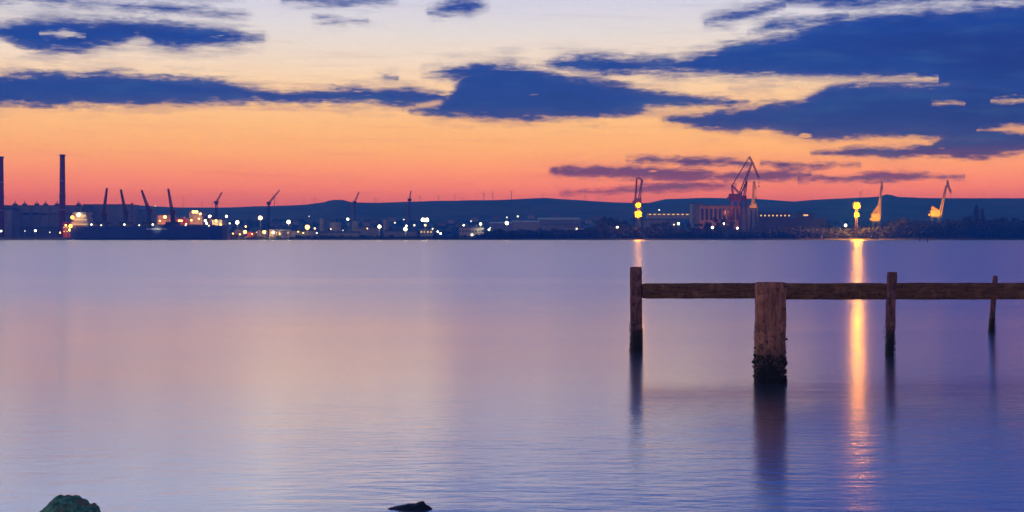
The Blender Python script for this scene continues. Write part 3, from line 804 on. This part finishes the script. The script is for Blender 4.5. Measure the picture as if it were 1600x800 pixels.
# long roofs in the middle distance
shed(765, 800, 346, 2150, 'long pale blue roof left of the starry white lamp', wall='metal_wall', roof='shed', roofm='pale_roof', cat='warehouse', name='warehouse', depth=40)
shed(801, 843, 344, 2150, 'long low warehouse with a brightly lit front', wall='pale_wall', roof='shed', roofm='pale_roof', cat='warehouse', name='warehouse', depth=45)
shed(842, 908, 339, 2300, 'longest pale roofed shipyard hall rising to the right', wall='metal_wall', roof='shed', roofm='pale_roof', cat='warehouse', name='warehouse', depth=80, roof_px=4)
shed(850, 905, 350, 1900, 'low flat store in front of the longest hall', wall='metal_wall', cat='warehouse', name='warehouse')
shed(886, 912, 355, 1700, 'small pale depot among the shore trees', wall='pale_wall', cat='warehouse', name='warehouse')
# lit strip and the big hall at the red crane
lr = building(1012, 1092, 332.5, 1900, 20, 'long thin lit gallery between the left beacon and the red cranes', wall='pale_wall', name='conveyor_gallery', cat='gallery', pbot=338)
lmq = MB().box(-1.6, 1.6, -.2, .1, -.5, .5).mesh('lit_panel', M['lit_window'])
gw = (1092 - 1012) / 2 / F * 1900
for i in range(11): put('lit_panel', lmq, lr, (-gw + 2 * gw * (i + .5) / 11, -.1, 2.6))
M['hall_wall'] = mat('hall_brick', (.34,.20,.14,1), .85, .3, .15)
hall = building(1094, 1156, 321, 1650, 40, 'large orange lit hall with tall bays under the red cranes', wall='hall_wall', name='shipyard_hall')
hwid = (1156 - 1094) / 2 / F * 1650; hh = CAMZ + (H0 - 321) / F * 1650 - 1.6
pil = MB().box(-.7, .7, -.9, .1, 0, hh - 2).mesh('pilaster', M['concrete']); bay = MB().box(-1.5, 1.5, -.2, .15, hh * .55, hh * .9).mesh('window', M['glass'])
for i in range(10): put('pilaster', pil, hall, (-hwid + 2 * hwid * i / 9, 0, 0))
for i in range(9): put('window', bay, hall, (-hwid + 2 * hwid * (i + .5) / 9, 0, 0))
own_light(hall, (-8, -40, 8), 26000, (1,.38,.20), 3, (-2, 0, hh * .6), 90)
building(1082, 1098, 317, 1750, 25, 'dark tower block behind the left end of the lit hall', wall='metal_wall')
building(1156, 1184, 322.5, 1750, 25, 'dim orange annex between the two red cranes', wall='pale_wall')
bb = building(1186, 1236, 331, 1800, 20, 'dark office block with a row of small lit windows, right of the cranes', wall='dark_wall', win=(8,1,1.8,1.7,.82,.90), winm='lit_window')
building(1246, 1272, 332, 1800, 20, 'dark store with one long bright window', wall='dark_wall', win=(1,1,6,1.8,.86,.93), winm='lit_window')
building(1190, 1290, 341, 1700, 20, 'long dark low block in front of the lit windows', wall='dark_wall')
building(1000, 1060, 343, 1720, 20, 'long dark block right of the left beacon, behind trees', wall='metal_wall')

# ---- lamps
masts = [
 (103, 352, 1515, 1, .9, 'L_warm', 'orange lamp over the gatehouse roof, left of the ship stern'),
 (109, 359, 1512, 1, 1.2, 'L_warm', 'low orange lamp at the right corner of the gatehouse'),
 (250, 345, 1545, 1, .7, 'L_warm', 'small orange lamp low on the silo house'),
 (267, 348, 1542, 1, .8, 'L_warm', 'orange lamp between the silo house and the brick shed'),
 (291, 350, 1538, 1, .7, 'L_warmwhite', 'small peach lamp at the right end of the brick shed'),
 (299, 344, 1540, 1, .8, 'L_warm', 'orange lamp half way up the tallest store'),
 (311, 342, 1540, 1, .7, 'L_warmwhite', 'peach lamp half way up the tallest store, right side'),
 (345, 351, 1536, 1, .8, 'L_warm', 'orange lamp low at the right corner of the customs house'),
 (364, 365, 1506, 1, .6, 'L_warm', 'tiny orange lamp at the water left of the left yellow pier lamp'),
 (375, 366, 1506, 1, .6, 'L_warm', 'tiny orange lamp at the water just left of the left yellow pier lamp'),
 (394, 365.5, 1506, 1, .6, 'L_warm', 'tiny orange lamp at the water by the brown hut'),
 (401, 363, 1507, 1, .5, 'L_pale', 'tiny pale lamp between the brown hut and the right yellow pier lamp'),
 (437, 365.5, 1503, 1, .6, 'L_warm', 'tiny orange lamp left of the bright kiosk'),
 (466, 362, 1530, 1, .6, 'L_warm', 'tiny orange lamp between the cargo office and the bright orange lamp'),
 (474, 364, 1520, 1, .6, 'L_warm', 'tiny orange lamp low left of the bright orange lamp'),
 (517, 358, 1590, 1, .6, 'L_warmwhite', 'tiny peach lamp in front of the wide low tank'),
 (536, 360, 1590, 1, .5, 'L_pale', 'tiny pale lamp right of the wide low tank'),
 (574, 357, 1630, 1, .6, 'L_warmwhite', 'tiny peach lamp on the dim violet shed'),
 (2, 361, 1560, 1, .9, 'L_cool', 'small white lamp at the left edge below the chimney'),
 (39, 361, 1560, 1, .55, 'L_pale', 'tiny dim lamp left of the white lamp under the power station'),
 (55.5, 360.5, 1560, 1, 1.15, 'L_cool', 'white lamp at the foot of the power station, between the chimneys'),
 (78, 363, 1560, 1, .6, 'L_pale', 'tiny dim lamp under the chimney in the middle of the hall'),
 (94, 363.5, 1560, 1, .7, 'L_warm', 'faint warm lamp just left of the ship stern'),
 (286, 306, 1620, 0, 0, 'L_white', 'tall bare mast behind the red brick shed'),
 (315.5, 314, 1640, 0, 0, 'L_white', 'bare mast above the tallest floodlit store'),
 (332, 314, 1640, 0, 0, 'L_white', 'bare mast above the orange lit customs house'),
 (243, 322, 1620, 1, .5, 'L_pale', 'slim mast with a tiny lamp left of the silo house'),
 (258, 339, 1548, 1, 1.5, 'L_warm', 'warm floodlight on the silo house'),
 (282, 345, 1540, 2, 1.0, 'L_warm', 'double warm lamp in front of the red brick shed'),
 (305, 331, 1555, 2, 1.5, 'L_warm', 'double warm floodlight over the tallest store'),
 (313, 334, 1552, 1, 1.1, 'L_warmwhite', 'pale floodlight right of the double warm one'),
 (321, 345, 1540, 1, 1.2, 'L_greenwhite', 'greenish white lamp at the hopper tower foot'),
 (328, 338, 1540, 1, 1.3, 'L_white', 'white lamp high on the hopper tower'),
 (323, 349, 1535, 1, 1.0, 'L_cool', 'lower white lamp at the hopper tower foot'),
 (338, 345, 1538, 1, 1.1, 'L_warm', 'warm lamp on the customs house'),
 (354, 338, 1540, 1, 1.2, 'L_cool', 'bluish lamp above the ship bow'),
 (359, 349, 1535, 1, .9, 'L_pale', 'dim lamp below the bluish one at the bow'),
 (371, 347.5, 1530, 1, 1.7, 'L_white', 'bright white lamp right of the ship bow'),
 (383, 362.5, 1510, 1, 1.7, 'L_warm', 'left of two yellow lamps low on the pier'),
 (413, 362.5, 1510, 1, 1.7, 'L_warm', 'right of two yellow lamps low on the pier'),
 (384, 354, 1520, 1, .8, 'L_warm', 'small orange lamp above the left yellow pier lamp'),
 (407, 340.5, 1560, 1, 2.2, 'L_warmwhite', 'tall mast with a large peach coloured lamp'),
 (427, 363, 1506, 1, 1.3, 'L_white', 'white lamp at the left end of the cargo office'),
 (451, 347, 1540, 1, 1.9, 'L_white', 'bright white lamp above the cargo office'),
 (480.5, 355, 1530, 1, 2.3, 'L_warm', 'bright orange lamp over the dark long store'),
 (483, 338, 1620, 1, .5, 'L_pale', 'slim pole above the bright orange lamp'),
 (492, 357, 1540, 1, .8, 'L_warmwhite', 'small pink lamp right of the bright orange one'),
 (495, 364, 1515, 1, .9, 'L_pale', 'dim bluish lamp near the water under the narrow tank'),
 (543.5, 342.5, 1650, 1, 1.4, 'L_cool', 'bluish white lamp left of the grey lattice tower'),
 (593, 354, 1560, 1, 1.7, 'L_white', 'white lamp left of the slim twin tanks'),
 (617, 348, 1650, 1, .9, 'L_pale', 'dim blue lamp right of the slim twin tanks'),
 (631, 343, 1700, 1, .7, 'L_pale', 'dim high lamp left of the brightest lamp'),
 (633.5, 358, 1540, 1, 1.8, 'L_greenwhite', 'greenish white lamp low, left of the brightest lamp'),
 (635, 353, 1560, 1, .9, 'L_white', 'small lamp just above the greenish white one'),
 (647.5, 352, 1600, 1, 1.1, 'L_pale', 'small bluish lamp beside the brightest lamp'),
 (664, 343.5, 1560, 2, 1.9, 'L_bright', 'brightest white double floodlight in the middle of the far shore'),
 (664.5, 352, 1550, 1, 1.0, 'L_warmwhite', 'small pink lamp under the brightest floodlight'),
 (676, 357.5, 1560, 1, .9, 'L_pale', 'upper lamp of a descending row of three right of the floodlight'),
 (684, 362, 1550, 1, .9, 'L_cool', 'middle lamp of the descending row of three'),
 (688.5, 365, 1540, 1, 1.0, 'L_cool', 'lowest lamp of the descending row of three'),
 (724.5, 352, 1680, 1, 1.0, 'L_cool', 'lamp at the left gable of the wide pale hall'),
 (736, 345.5, 1750, 1, .8, 'L_pale', 'dim lamp above the roof of the wide pale hall'),
 (751, 350, 1700, 1, 1.3, 'L_white', 'white lamp at the right end of the wide pale hall'),
 (737.5, 367, 1540, 1, 1.1, 'L_cool', 'lamp at the water in front of the wide pale hall'),
 (764, 359, 1560, 1, 1.0, 'L_cool', 'lamp at the left end of the tree belt'),
 (766, 356, 1580, 1, .7, 'L_pale', 'tiny lamp above the one at the left end of the trees'),
 (792, 348.5, 1700, 1, 1.9, 'L_white', 'bright white lamp in front of the long pale roofs'),
 (792, 339.5, 1750, 1, .8, 'L_pale', 'dim lamp above the bright one by the long roofs'),
 (809, 338, 1900, 1, 1.2, 'L_pale', 'bluish lamp over the lit front warehouse'),
 (901, 357.5, 1660, 1, 1.1, 'L_pale', 'dim lamp on the small pale depot'),
 (964.5, 355.5, 1520, 1, 1.2, 'L_cool', 'white lamp low among trees left of the left beacon'),
 (970, 322, 1650, 0, 0, 'L_white', 'slim bare pole left of the left beacon'),
 (1030, 328, 1800, 1, .9, 'L_pale', 'dim lamp on the lit gallery'),
 (1060, 349.5, 1530, 1, 1.2, 'L_cool', 'white lamp right of the left beacon, brighter of two'),
 (1053, 351, 1530, 1, .8, 'L_pale', 'dimmer lamp beside the white one right of the left beacon'),
 (1113, 355.5, 1520, 1, 1.3, 'L_cool', 'brightest lamp low in front of the orange lit hall'),
 (1131, 349.5, 1530, 1, .9, 'L_cool', 'smaller lamp up in the trees in front of the hall'),
 (1152, 356.5, 1520, 1, 1.1, 'L_cool', 'lamp under the red crane portal'),
 (1321, 352, 1520, 1, 1.3, 'L_white', 'small white lamp below the right beacon'),
]
M['L_warmwhite'] = emit('lamp_peach', (1,.62,.35), 8)
M['L_greenwhite'] = emit('lamp_green_white', (.8,1,.72), 14)
M['L_bright'] = emit('lamp_bright_white', (1,.96,.80), 18)
glows = {103: (4000, (1,.3,.06), 1), 109: (3500, (1,.3,.06), 1), 267: (4000, (1,.3,.06), 1), 299: (3500, (1,.3,.06), 1), 258: (7000, (1,.30,.09), 2), 305: (8000, (1,.38,.12), 2), 282: (6000, (1,.3,.10), 2), 338: (4500, (1,.4,.12), 1), 371: (1500, (1,.95,.85), 1),
         383: (2500, (1,.5,.12), 1), 413: (2500, (1,.5,.12), 1), 407: (2500, (1,.7,.45), 1), 451: (2500, (1,.95,.85), 1), 480.5: (4000, (1,.42,.12), 1),
         664: (3000, (1,.96,.85), 2), 792: (1500, (.9,.95,1), 2), 633.5: (2500, (.8,1,.8), 1), 593: (2500, (.95,.97,1), 1), 751: (3000, (.8,.88,1), 1), 543.5: (3500, (.7,.8,1), 1),
         328: (4000, (.9,1,.9), 1), 427: (1500, (1,.95,.85), 1)}
for px, pt, D, hd_, r, lm, lab in masts:
    m_ = mast(px, pt, D, heads=hd_, r=r, lm=lm, label=lab, glow=glows.get(px))
    if hd_ == 0: m_.name = 'bare_mast'; m_['category'] = 'mast'; m_['group'] = 'bare masts behind the harbour'

# the two orange harbour beacons: high masts with two crowns of sodium floodlights, each ringed by amber halo balls
M['L_amber'] = emit('lamp_amber', (1,.33,.01), 2.3)  # dim glowing balls added round each crown to imitate the orange halo
def beacon(px, pA, pB, D, rA, rB, eA, label, tw):
    zA = CAMZ + (H0 - pA) / F * D; zB = CAMZ + (H0 - pB) / F * D; x = (px - 800) / F * D
    th = thing('floodlight_mast', (x, D, 0), label, 'floodlight mast', 'tall sodium floodlight masts')
    MB().lattice((0, 0, -1), (0, 0, zA), 2.6, 1.6, .3, 14).build('lattice_tower', M['dark_steel'], th)
    for z, r in ((zA, rA), (zB, rB)):
        cr = MB()
        n = 12
        for k in range(n):
            a, b = 2*PI*k/n, 2*PI*(k+1)/n
            cr.bar((r*math.cos(a), r*math.sin(a)*.6, z), (r*math.cos(b), r*math.sin(b)*.6, z), .3)
            cr.bar((0, 0, z), (r*math.cos(a), r*math.sin(a)*.6, z), .2)
        c_ = cr.build('crown', M['dark_steel'], th)
        rl_ = random.Random(int(px + z))
        big_ = MB().ball((0,0,0), r * .30, 12, 8, (1, .7, .95)).mesh('floodlight', M['L_sodium'])
        mid_ = MB().ball((0,0,0), r * .21, 10, 7).mesh('floodlight', M['L_amber'])
        sml_ = MB().ball((0,0,0), r * .14, 8, 6).mesh('floodlight', M['L_amber'])
        put('floodlight', big_, c_, (0, -r * .65, z))
        for k in range(7):
            a = 2*PI*k/7 + rl_.uniform(-.25, .25); q = r * rl_.uniform(.34, .50)
            put('floodlight', big_, c_, (q*math.cos(a), -r * .6, z + q*math.sin(a)))
        for k in range(11):
            a = 2*PI*k/11 + rl_.uniform(-.15, .15); q = r * rl_.uniform(.82, 1.02)
            put('floodlight', mid_ if k % 3 else sml_, c_, (q*math.cos(a), -r * .5, z + q*math.sin(a)))  # halo balls, not separate lamps
        own_light(th, (0, -r * 1.6, z), eA * (.6 if z == zA else .4), (1, .37, .02), r * 1.2)
beacon(1338, 321.5, 336, 1504, 4.0, 3.0, 300000, 'right orange beacon mast with two lamp crowns, between the red cranes and the lone crane', 1)
beacon(997, 320.5, 334.5, 1504, 3.0, 3.9, 32000, 'left orange beacon mast in front of the twin boom crane', 1)

# ---- cranes: all built in local metres from the crane's foot
def crane(px, D, label, house, aframe, boom, jib, tie, m, legs, legm='dark_steel', chord=.55, name='harbour_crane', bw=2.4, light=None):
    def L(q, y=0): return Vector(((q[0] - px) / F * D, y, CAMZ + (H0 - q[1]) / F * D - 1.6))
    th = thing(name, ((px - 800) / F * D, D, 1.6), label, 'crane', 'harbour cranes on the far shore')
    (hx0, hy0), (hx1, hy1) = house
    a, b = L((hx0, hy1)), L((hx1, hy0))
    # portal
    lx0, lx1 = L((legs[0], 0)).x, L((legs[1], 0)).x; zt = a.z
    for xx in (lx0, lx1):
        for yy in (-5, 5):
            MB().bar((xx, yy, 0), (xx * .55 + (a.x + b.x) * .225, yy * .5, zt - 1.2), 1.3, 1.0).build('leg', M[legm], th)
    MB().box(min(lx0, a.x), max(lx1, b.x), -4, 4, zt - 1.6, zt - .01).build('portal_deck', M[legm], th)
    MB().box(a.x, b.x, -3, 3, a.z, b.z).build('machinery_house', M[m], th)
    MB().box(a.x - 2.2, a.x - .02, -2.6, .2, a.z + .5, a.z + 3).build('operator_cab', M[m], th)
    for j in aframe: MB().lattice(L(j[0], 0), L(j[1], 0), 1.8, 1.0, chord * .9, 6).build('a_frame', M[m], th)
    bo = MB().lattice(L(boom[0], -.5), L(boom[1], -.5), bw, bw * .45, chord, 14).build('boom', M[m], th)
    jo = MB()
    for p0, p1 in zip(jib, jib[1:]): jo.lattice(L(p0, -.5), L(p1, -.5), bw * .6, bw * .5, chord * .8, 6)
    if len(jib) > 1: jo.build('jib', M[m], th)
    for p0, p1 in tie: MB().bar(L(p0, -1.5), L(p1, -1.5), .95).build('tie_rod', M[m], th)
    tip = L(jib[-1] if len(jib) > 1 else boom[1], -.5)
    MB().bar(tip, tip + Vector((0, 0, -9)), .22).build('cable', M['dark_steel'], th)
    MB().box(tip.x - .7, tip.x + .7, -1, 0, tip.z - 10.4, tip.z - 9).build('hook_block', M['dark_steel'], th)
    if light:
        p_ = L(light[0], light[3] if len(light) > 3 else -18)
        own_light(th, p_, light[1], light[2], 1.5, (p_.x * .3 + (a.x + b.x) * .35, 0, p_.z + 6), 80)  # spot without a lamp body, put in to light the crane from in front
    return th
crane(1150, 1620, 'tallest red crane with a long raised boom and folded jib above the lit hall',
      ((1139, 303), (1158, 312)), [((1145, 303), (1143.5, 289)), ((1156, 303), (1143.5, 289))], ((1156, 304), (1175, 254)), [(1170.5, 245), (1175.5, 254), (1185.5, 278)],
      [((1143.5, 290), (1170.5, 245))], 'crane_red', (1141, 1157), 'crane_red', chord=.62, bw=2.8, light=((1150, 330), 9000, (1,.25,.12)))
crane(1178, 1700, 'slender yellowish crane standing close behind the tallest red one',
      ((1173, 318), (1182, 325)), [((1175, 318), (1177.5, 303))], ((1177, 318), (1177.5, 283)), [(1177.5, 283), (1181, 296)], [((1177.5, 303), (1179.5, 284))], 'crane_yellow', (1172, 1183), light=((1176, 318), 16000, (1,.5,.1), -30))
crane(1163, 1660, 'short red crane half hidden between the two taller ones',
      ((1157, 306), (1166, 311)), [((1158, 306), (1159, 299))], ((1163, 306), (1167, 283)), [(1167, 283), (1162, 298)], [((1159, 299), (1166, 284))], 'crane_red', (1156, 1168), 'crane_red')
crane(996, 1640, 'twin boom crane rising dark behind the left beacon',
      ((991, 310), (1002, 318)), [((993, 310), (995, 278))], ((999, 310), (1003, 281)), [(997, 277.5), (1003.5, 281), (1001, 296)], [((995, 279), (998, 277)), ((992, 312), (994.5, 282))], 'crane_red', (988, 1005), chord=.6, light=((999, 318), 12000, (1,.4,.05), -30))
crane(1368, 1620, 'orange lit crane seen end on beside the right beacon',
      ((1361, 334), (1374, 345)), [((1364, 334), (1371, 323)), ((1370, 334), (1371, 323))], ((1373, 342), (1377, 290)), [(1377, 283), (1378.5, 294), (1376, 300)], [((1371, 323), (1376.5, 298))], 'crane_yellow', (1361, 1375), chord=.6, bw=2.2, light=((1364, 340), 40000, (1,.60,.06), -26))
crane(1463, 1620, 'lone yellow crane with a leaning boom above the dark trees on the right',
      ((1453, 328), (1467, 338)), [((1457, 328), (1456, 323)), ((1464, 328), (1456, 323))], ((1468, 336), (1478.5, 290)), [(1480, 282), (1481.5, 290), (1485.5, 301)], [((1456, 324), (1465, 334)), ((1478.5, 290), (1480, 282))], 'crane_yellow', (1452, 1470), chord=.6, bw=2.8, light=((1460, 338), 50000, (1,.64,.08), -26))
# distant cranes of the port, mere lines on the skyline
def far_crane(base, mid, tip, D, label):
    px = base[0]; zb = gz(px, D); zb = min(zb, CAMZ + (H0 - base[1]) / F * D)
    th = thing('distant_crane', ((px - 800) / F * D, D, zb), label, 'crane', 'thin cranes on the skyline')
    def L(q): return Vector(((q[0] - px) / F * D, 0, CAMZ + (H0 - q[1]) / F * D - zb))
    MB().lattice((0, 0, -1), L(mid), 3, 2, .6, 8).build('tower', M['dark_steel'], th)
    MB().lattice(L(mid), L(tip), 1.8, .8, .5, 10).build('jib', M['dark_steel'], th)
    MB().box(L(mid).x - 2.5, L(mid).x + 2.5, -2, 2, L(mid).z - 2, L(mid).z + 1.5).build('crane_cab', M['dark_steel'], th)
far_crane((338, 352), (338, 316), (347, 300), 1800, 'thin crane leaning right behind the customs house')
far_crane((419, 350), (420, 317), (437, 297), 1900, 'faint crane leaning right above the peach coloured lamp')
far_crane((553, 350), (554, 316), (561, 300), 1950, 'faint short crane above the blue lamp and the grey tower')
far_crane((639, 345), (640, 312), (642, 298), 1950, 'faint upright crane left of the brightest floodlight')
def lattice_tower(px, pt, D, w0, label):
    zb = gz(px, D); zt = CAMZ + (H0 - pt) / F * D
    th = thing('lattice_tower', ((px - 800) / F * D, D, zb), label, 'tower')
    MB().lattice((0, 0, -1), (0, 0, zt - zb), w0, w0 * .4, .55, 12).build('frame', M['grey_pole'], th)
    MB().bar((0, 0, zt - zb), (0, 0, zt - zb + 3), .3, .15).build('antenna', M['grey_pole'], th)
lattice_tower(550, 316, 1700, 6, 'tall grey lattice tower at mid shore right of the bluish lamp')
lattice_tower(636, 318, 1800, 4, 'slender grey lattice tower above the greenish white lamp')
lattice_tower(206, 317, 1700, 3.6, 'short square stack with a platform between the second and third ship cranes')

# ---- wind turbines on the ridge
tmesh = MB().bar((0,0,0), (0,0,1), .045, .028, 8).mesh('tower', M['turbine'])
nmesh = MB().box(-.02, .02, -.05, .03, -.018, .022).mesh('nacelle', M['turbine'])
bmesh_ = MB().bar((0,-.055,.01), (0,-.055,.50), .026, .008, 4).mesh('blade', M['turbine'])
turb = [(429,303,'far left turbine above the peach lamp'),(475,310,'turbine left of the rounded hilltop'),(492,307,'small turbine on the slope left of the hilltop'),(586,306,'turbine alone in the saddle right of the hilltop'),
 (656,302,'turbine above the greenish lamp'),(685,302,'turbine right of the brightest floodlight'),(711,300,'left of a close pair of turbines'),(722,305,'right of a close pair of turbines, lower'),
 (756,297,'tall turbine above the wide pale hall'),(770,295,'tall turbine left of the starry lamp'),(794,304,'short turbine beside a taller one'),(799,294,'tallest turbine, above the long pale roofs'),(809,304,'short turbine right of the tallest'),
 (848,300,'turbine left of the small knoll on the ridge'),(915,302,'turbine at the left end of the purple streak cloud'),(936,305,'turbine left of the twin boom crane'),(1344,296,'faint turbine above the right beacon')]
first = None
for i, (px, pt, lab) in enumerate(turb):
    D = 4050; zb = gz(px, D) - 1; zt = CAMZ + (H0 - pt) / F * D
    zt -= 0; H_ = max(12, (zt - zb) * .72); rr = random.Random(i)
    th = thing('wind_turbine', ((px - 800) / F * D, D, zb), lab, 'wind turbine', 'wind turbines along the ridge')
    a = put('tower', tmesh, th); a.scale = (H_ * 1.6, H_ * 1.6, H_)
    b_ = put('nacelle', nmesh, th, (0, 0, H_)); b_.scale = (H_, H_, H_)
    ph = rr.uniform(0, 2)
    for k in range(3):
        c_ = put('blade', bmesh_, th, (0, 0, H_)); c_.scale = (H_*1.3, H_, H_); c_.rotation_euler = (0, ph + k * 2 * PI / 3, 0)

# ---- trees of the far shore
def leaves(mb, c, rad, n, rr, size):
    for _ in range(n):
        d = Vector((rr.gauss(0, 1), rr.gauss(0, 1), rr.gauss(0, 1))).normalized() * rr.random() ** .4
        p = Vector(c) + Vector((d.x * rad[0], d.y * rad[1], d.z * rad[2]))
        a = Vector((rr.uniform(-1, 1), rr.uniform(-1, 1), rr.uniform(-1, 1))).normalized(); b = a.orthogonal().normalized()
        s_ = size * rr.uniform(.6, 1.4)
        mb.add([p - a*s_ - b*s_*.6, p + a*s_ - b*s_*.6, p + a*s_*.7 + b*s_*.7, p - a*s_*.7 + b*s_*.7], [(0,1,2,3)])
def tree_proto(kind, seed):
    rr = random.Random(seed); tr = MB(); cr = MB()
    if kind == 'poplar':
        tr.bar((0,0,-.1), (0,0,.8), .05, .015, 6)
        for i in range(16):
            z = .14 + .8 * i / 15; w_ = .12 * math.sin(PI * (.12 + .84 * i / 15)) ** .6
            tr.bar((0, 0, z - .08), (rr.uniform(-w_, w_) * .7, rr.uniform(-w_, w_) * .7, z + .05), .012, .005)
            leaves(cr, (rr.uniform(-.02, .02), rr.uniform(-.02, .02), z), (w_, w_, .06), 60, rr, .016)
    else:
        tr.bar((0,0,-.1), (0,0,.5), .07, .035, 7)
        for i in range(11):
            a = rr.uniform(0, 2*PI); r = rr.uniform(.08, .30); z = rr.uniform(.38, .86); r *= 1.15 - abs(z - .58)
            p = (r * math.cos(a), r * math.sin(a), z)
            tr.bar((0, 0, rr.uniform(.2, .45)), p, .025, .008)
            leaves(cr, p, (rr.uniform(.10, .18),) * 2 + (rr.uniform(.08, .14),), 75, rr, .024)
    return tr.mesh('trunk', M['bark']), cr.mesh('crown', M['leaf'])
protos = {'round': [tree_proto('round', s_) for s_ in (1, 2, 3)], 'poplar': [tree_proto('poplar', s_) for s_ in (4, 5)]}
trees = [(938,340,'round','leftmost taller tree left of the left beacon'),(949,334,'round','broad tree two to the left of the beacon'),(960,337,'round','tree behind the lamp left of the beacon'),
 (976,341,'round','tree just left of the left beacon'),(1026,345,'round','tree right of the left beacon'),(1042,342,'round','tree left of two small lamps'),
 (1082,346,'round','tree before the left end of the lit hall'),(1103,343,'round','tree before the bays of the lit hall'),(1124,336,'round','tallest tree in front of the lit hall'),(1137,341,'round','tree below the red crane portal'),
 (1244,348,'round','low tree right of the office windows'),(1290,345,'round','tree left of the right beacon'),(1392,340,'round','tree right of the end on crane'),(1410,336,'round','bushy tree midway to the lone crane'),
 (1430,340,'round','lower tree left of the lone crane'),(1446,342,'round','tree at the foot of the lone crane'),(1490,340,'round','tree right of the lone crane'),(1525,320,'poplar','left and taller of two dark poplars'),
 (1534.5,325,'poplar','right and shorter of two dark poplars'),(1517,333,'round','tree hugging the left side of the poplars'),(1549,337,'round','round tree just right of the poplars'),
 (1575,334,'round','broad tree near the right edge'),(1596,341,'round','tree cut by the right edge'),(770,362,'round','small tree at the left end of the tree belt'),(826,357,'round','low tree in the belt below the lit warehouse'),
 (866,355,'round','low tree in the belt left of the pale depot')]
for i, (px, pt, kd, lab) in enumerate(trees):
    D = 1530 + (i * 37 % 60); zt = CAMZ + (H0 - pt) / F * D; H_ = zt - 1.5
    th = thing('poplar_tree' if kd == 'poplar' else 'shore_tree', ((px - 800) / F * D, D, 1.5), lab, 'tree', 'trees along the far shore', rz=i * 1.3)
    tm_, cm_ = protos[kd][i % len(protos[kd])]
    for nm, me in (('trunk', tm_), ('crown', cm_)):
        o = put(nm, me, th); sc_ = max(1.0, 13 / H_) if kd == 'round' else 1
        o.scale = (H_ * sc_, H_ * sc_, H_)
BELT = [(-100,371),(355,371),(360,370),(560,368),(650,367.5),(745,367),(758,362),(772,359),(800,358),(850,357.5),(905,359),(925,354),(940,348),(985,350),(1010,354),(1060,356),(1100,357),(1130,353),(1160,359),(1200,355),(1260,352),(1320,354),(1370,350),(1390,345),(1420,344),(1450,342),(1500,341),(1540,341),(1600,343),(1900,345)]
rr = random.Random(11); mb = MB()
px = 745.0
while px < 1640:
    for row in range(3):
        D = 1512 + row * 26 + rr.uniform(-8, 8); q = px + rr.uniform(-3, 3)
        zt = CAMZ + (H0 - interp(BELT, q) + rr.uniform(-3, 2.0) - (2 - row) * 2.0) / F * D
        if zt < 4: continue
        h = zt - 1.2; r = min(5.0, h * .5)
        leaves(mb, ((q - 800) / F * D, D, 1.0 + h * .62), (r, r, h * .40), 34, rr, 1.0)
        leaves(mb, ((q - 800) / F * D, D, 1.0 + h * .25), (r * 1.3, r, h * .30), 22, rr, 1.1)
    px += 4.2
tag(mb.build('tree_belt', M['leaf']), kind='stuff')
mb = MB(); px = 380.0                       # scrub on the bank and among the sheds, further left
while px < 760:
    D = 1508 + rr.uniform(0, 10); h = rr.uniform(2, 5)
    leaves(mb, ((px - 800) / F * D, D, 1 + h * .4), (4, 2, h * .5), 26, rr, .7); px += 4.5
tag(mb.build('shore_scrub', M['leaf']), kind='stuff')
# town trees and scrub on the slope behind, one mass
mb = MB()
for _ in range(1500):
    px = rr.uniform(360, 1640); D = rr.uniform(1750, 3000); zg = gz(px, D); h = rr.uniform(4, 10)
    leaves(mb, ((px - 800) / F * D, D, zg + h * .4), (h * .9, h * .6, h * .5), 12, rr, 1.8)
tag(mb.build('slope_woodland', M['leaf']), kind='stuff')

# ---- houses of the town on the slope
houses = [(430,346,2300),(462,343,2500),(510,341,2600),(573,345,2300),(585,341,2500),(612,338,2700),(690,345,2300),(704,341,2500),(716,347,2200),(742,338,2700),(775,336,2800),(830,334,2800),(868,333,2850),(920,341,2500),(934,336,2700)]
for i, (px, pt, D) in enumerate(houses):
    rr_ = random.Random(i); w_ = rr_.uniform(4, 7)
    lab = ['small pale house on the slope %s' % q for q in ('above the right yellow pier lamp','above the cargo office','above the wide low tank','right of the grey lattice tower','above the left twin tank','above the dim blue lamp',
      'right of the brightest floodlight','upslope to the right of the descending lamps','left of the wide pale hall','far above the wide pale hall','far above the tree belt end','above the lit front warehouse','above the longest shipyard hall','above the taller shore trees','high up left of the twin boom crane')][i]
    zt = CAMZ + (H0 - pt) / F * D
    building(px - w_, px + w_, pt, D, 14, lab, cat='house', wall='pale_wall' if i % 2 else 'concrete', roof='gable', roof_px=1.6, name='house', group='houses on the slope behind the port', win=(3,1,1.6,1.4,.35,.62), pbot=pt + 5.5)

# ---- small mooring stakes in the water near the right shore, white marker
for px, pt, pb, D, lab in ((1437, 372.5, 377.5, 700, 'left thin stake in the water off the right shore'), (1449, 372, 378.5, 620, 'thicker stake in the water off the right shore'), (1503, 373, 377, 820, 'far thin stake in the water right of the thicker one')):
    D = F * 1.6 / (pb - H0); h = (pb - pt) / F * D
    o = MB().bar((0, 0, -1), (0, 0, h), .55, .4, 7).build('mooring_stake', M['dark_steel']); o.location = ((px - 800) / F * D, D, 0)
    tag(o, lab, 'stake', 'stakes in the water off the right shore')
o = MB().bar((0,0,-1), (0,0,5), .8, .5, 8).build('marker_post', M['ship_white']); o.location = at(1284, 370, 1490); o.location.z = 0
tag(o, 'short white marker post at the water left of the right beacon', 'marker post')
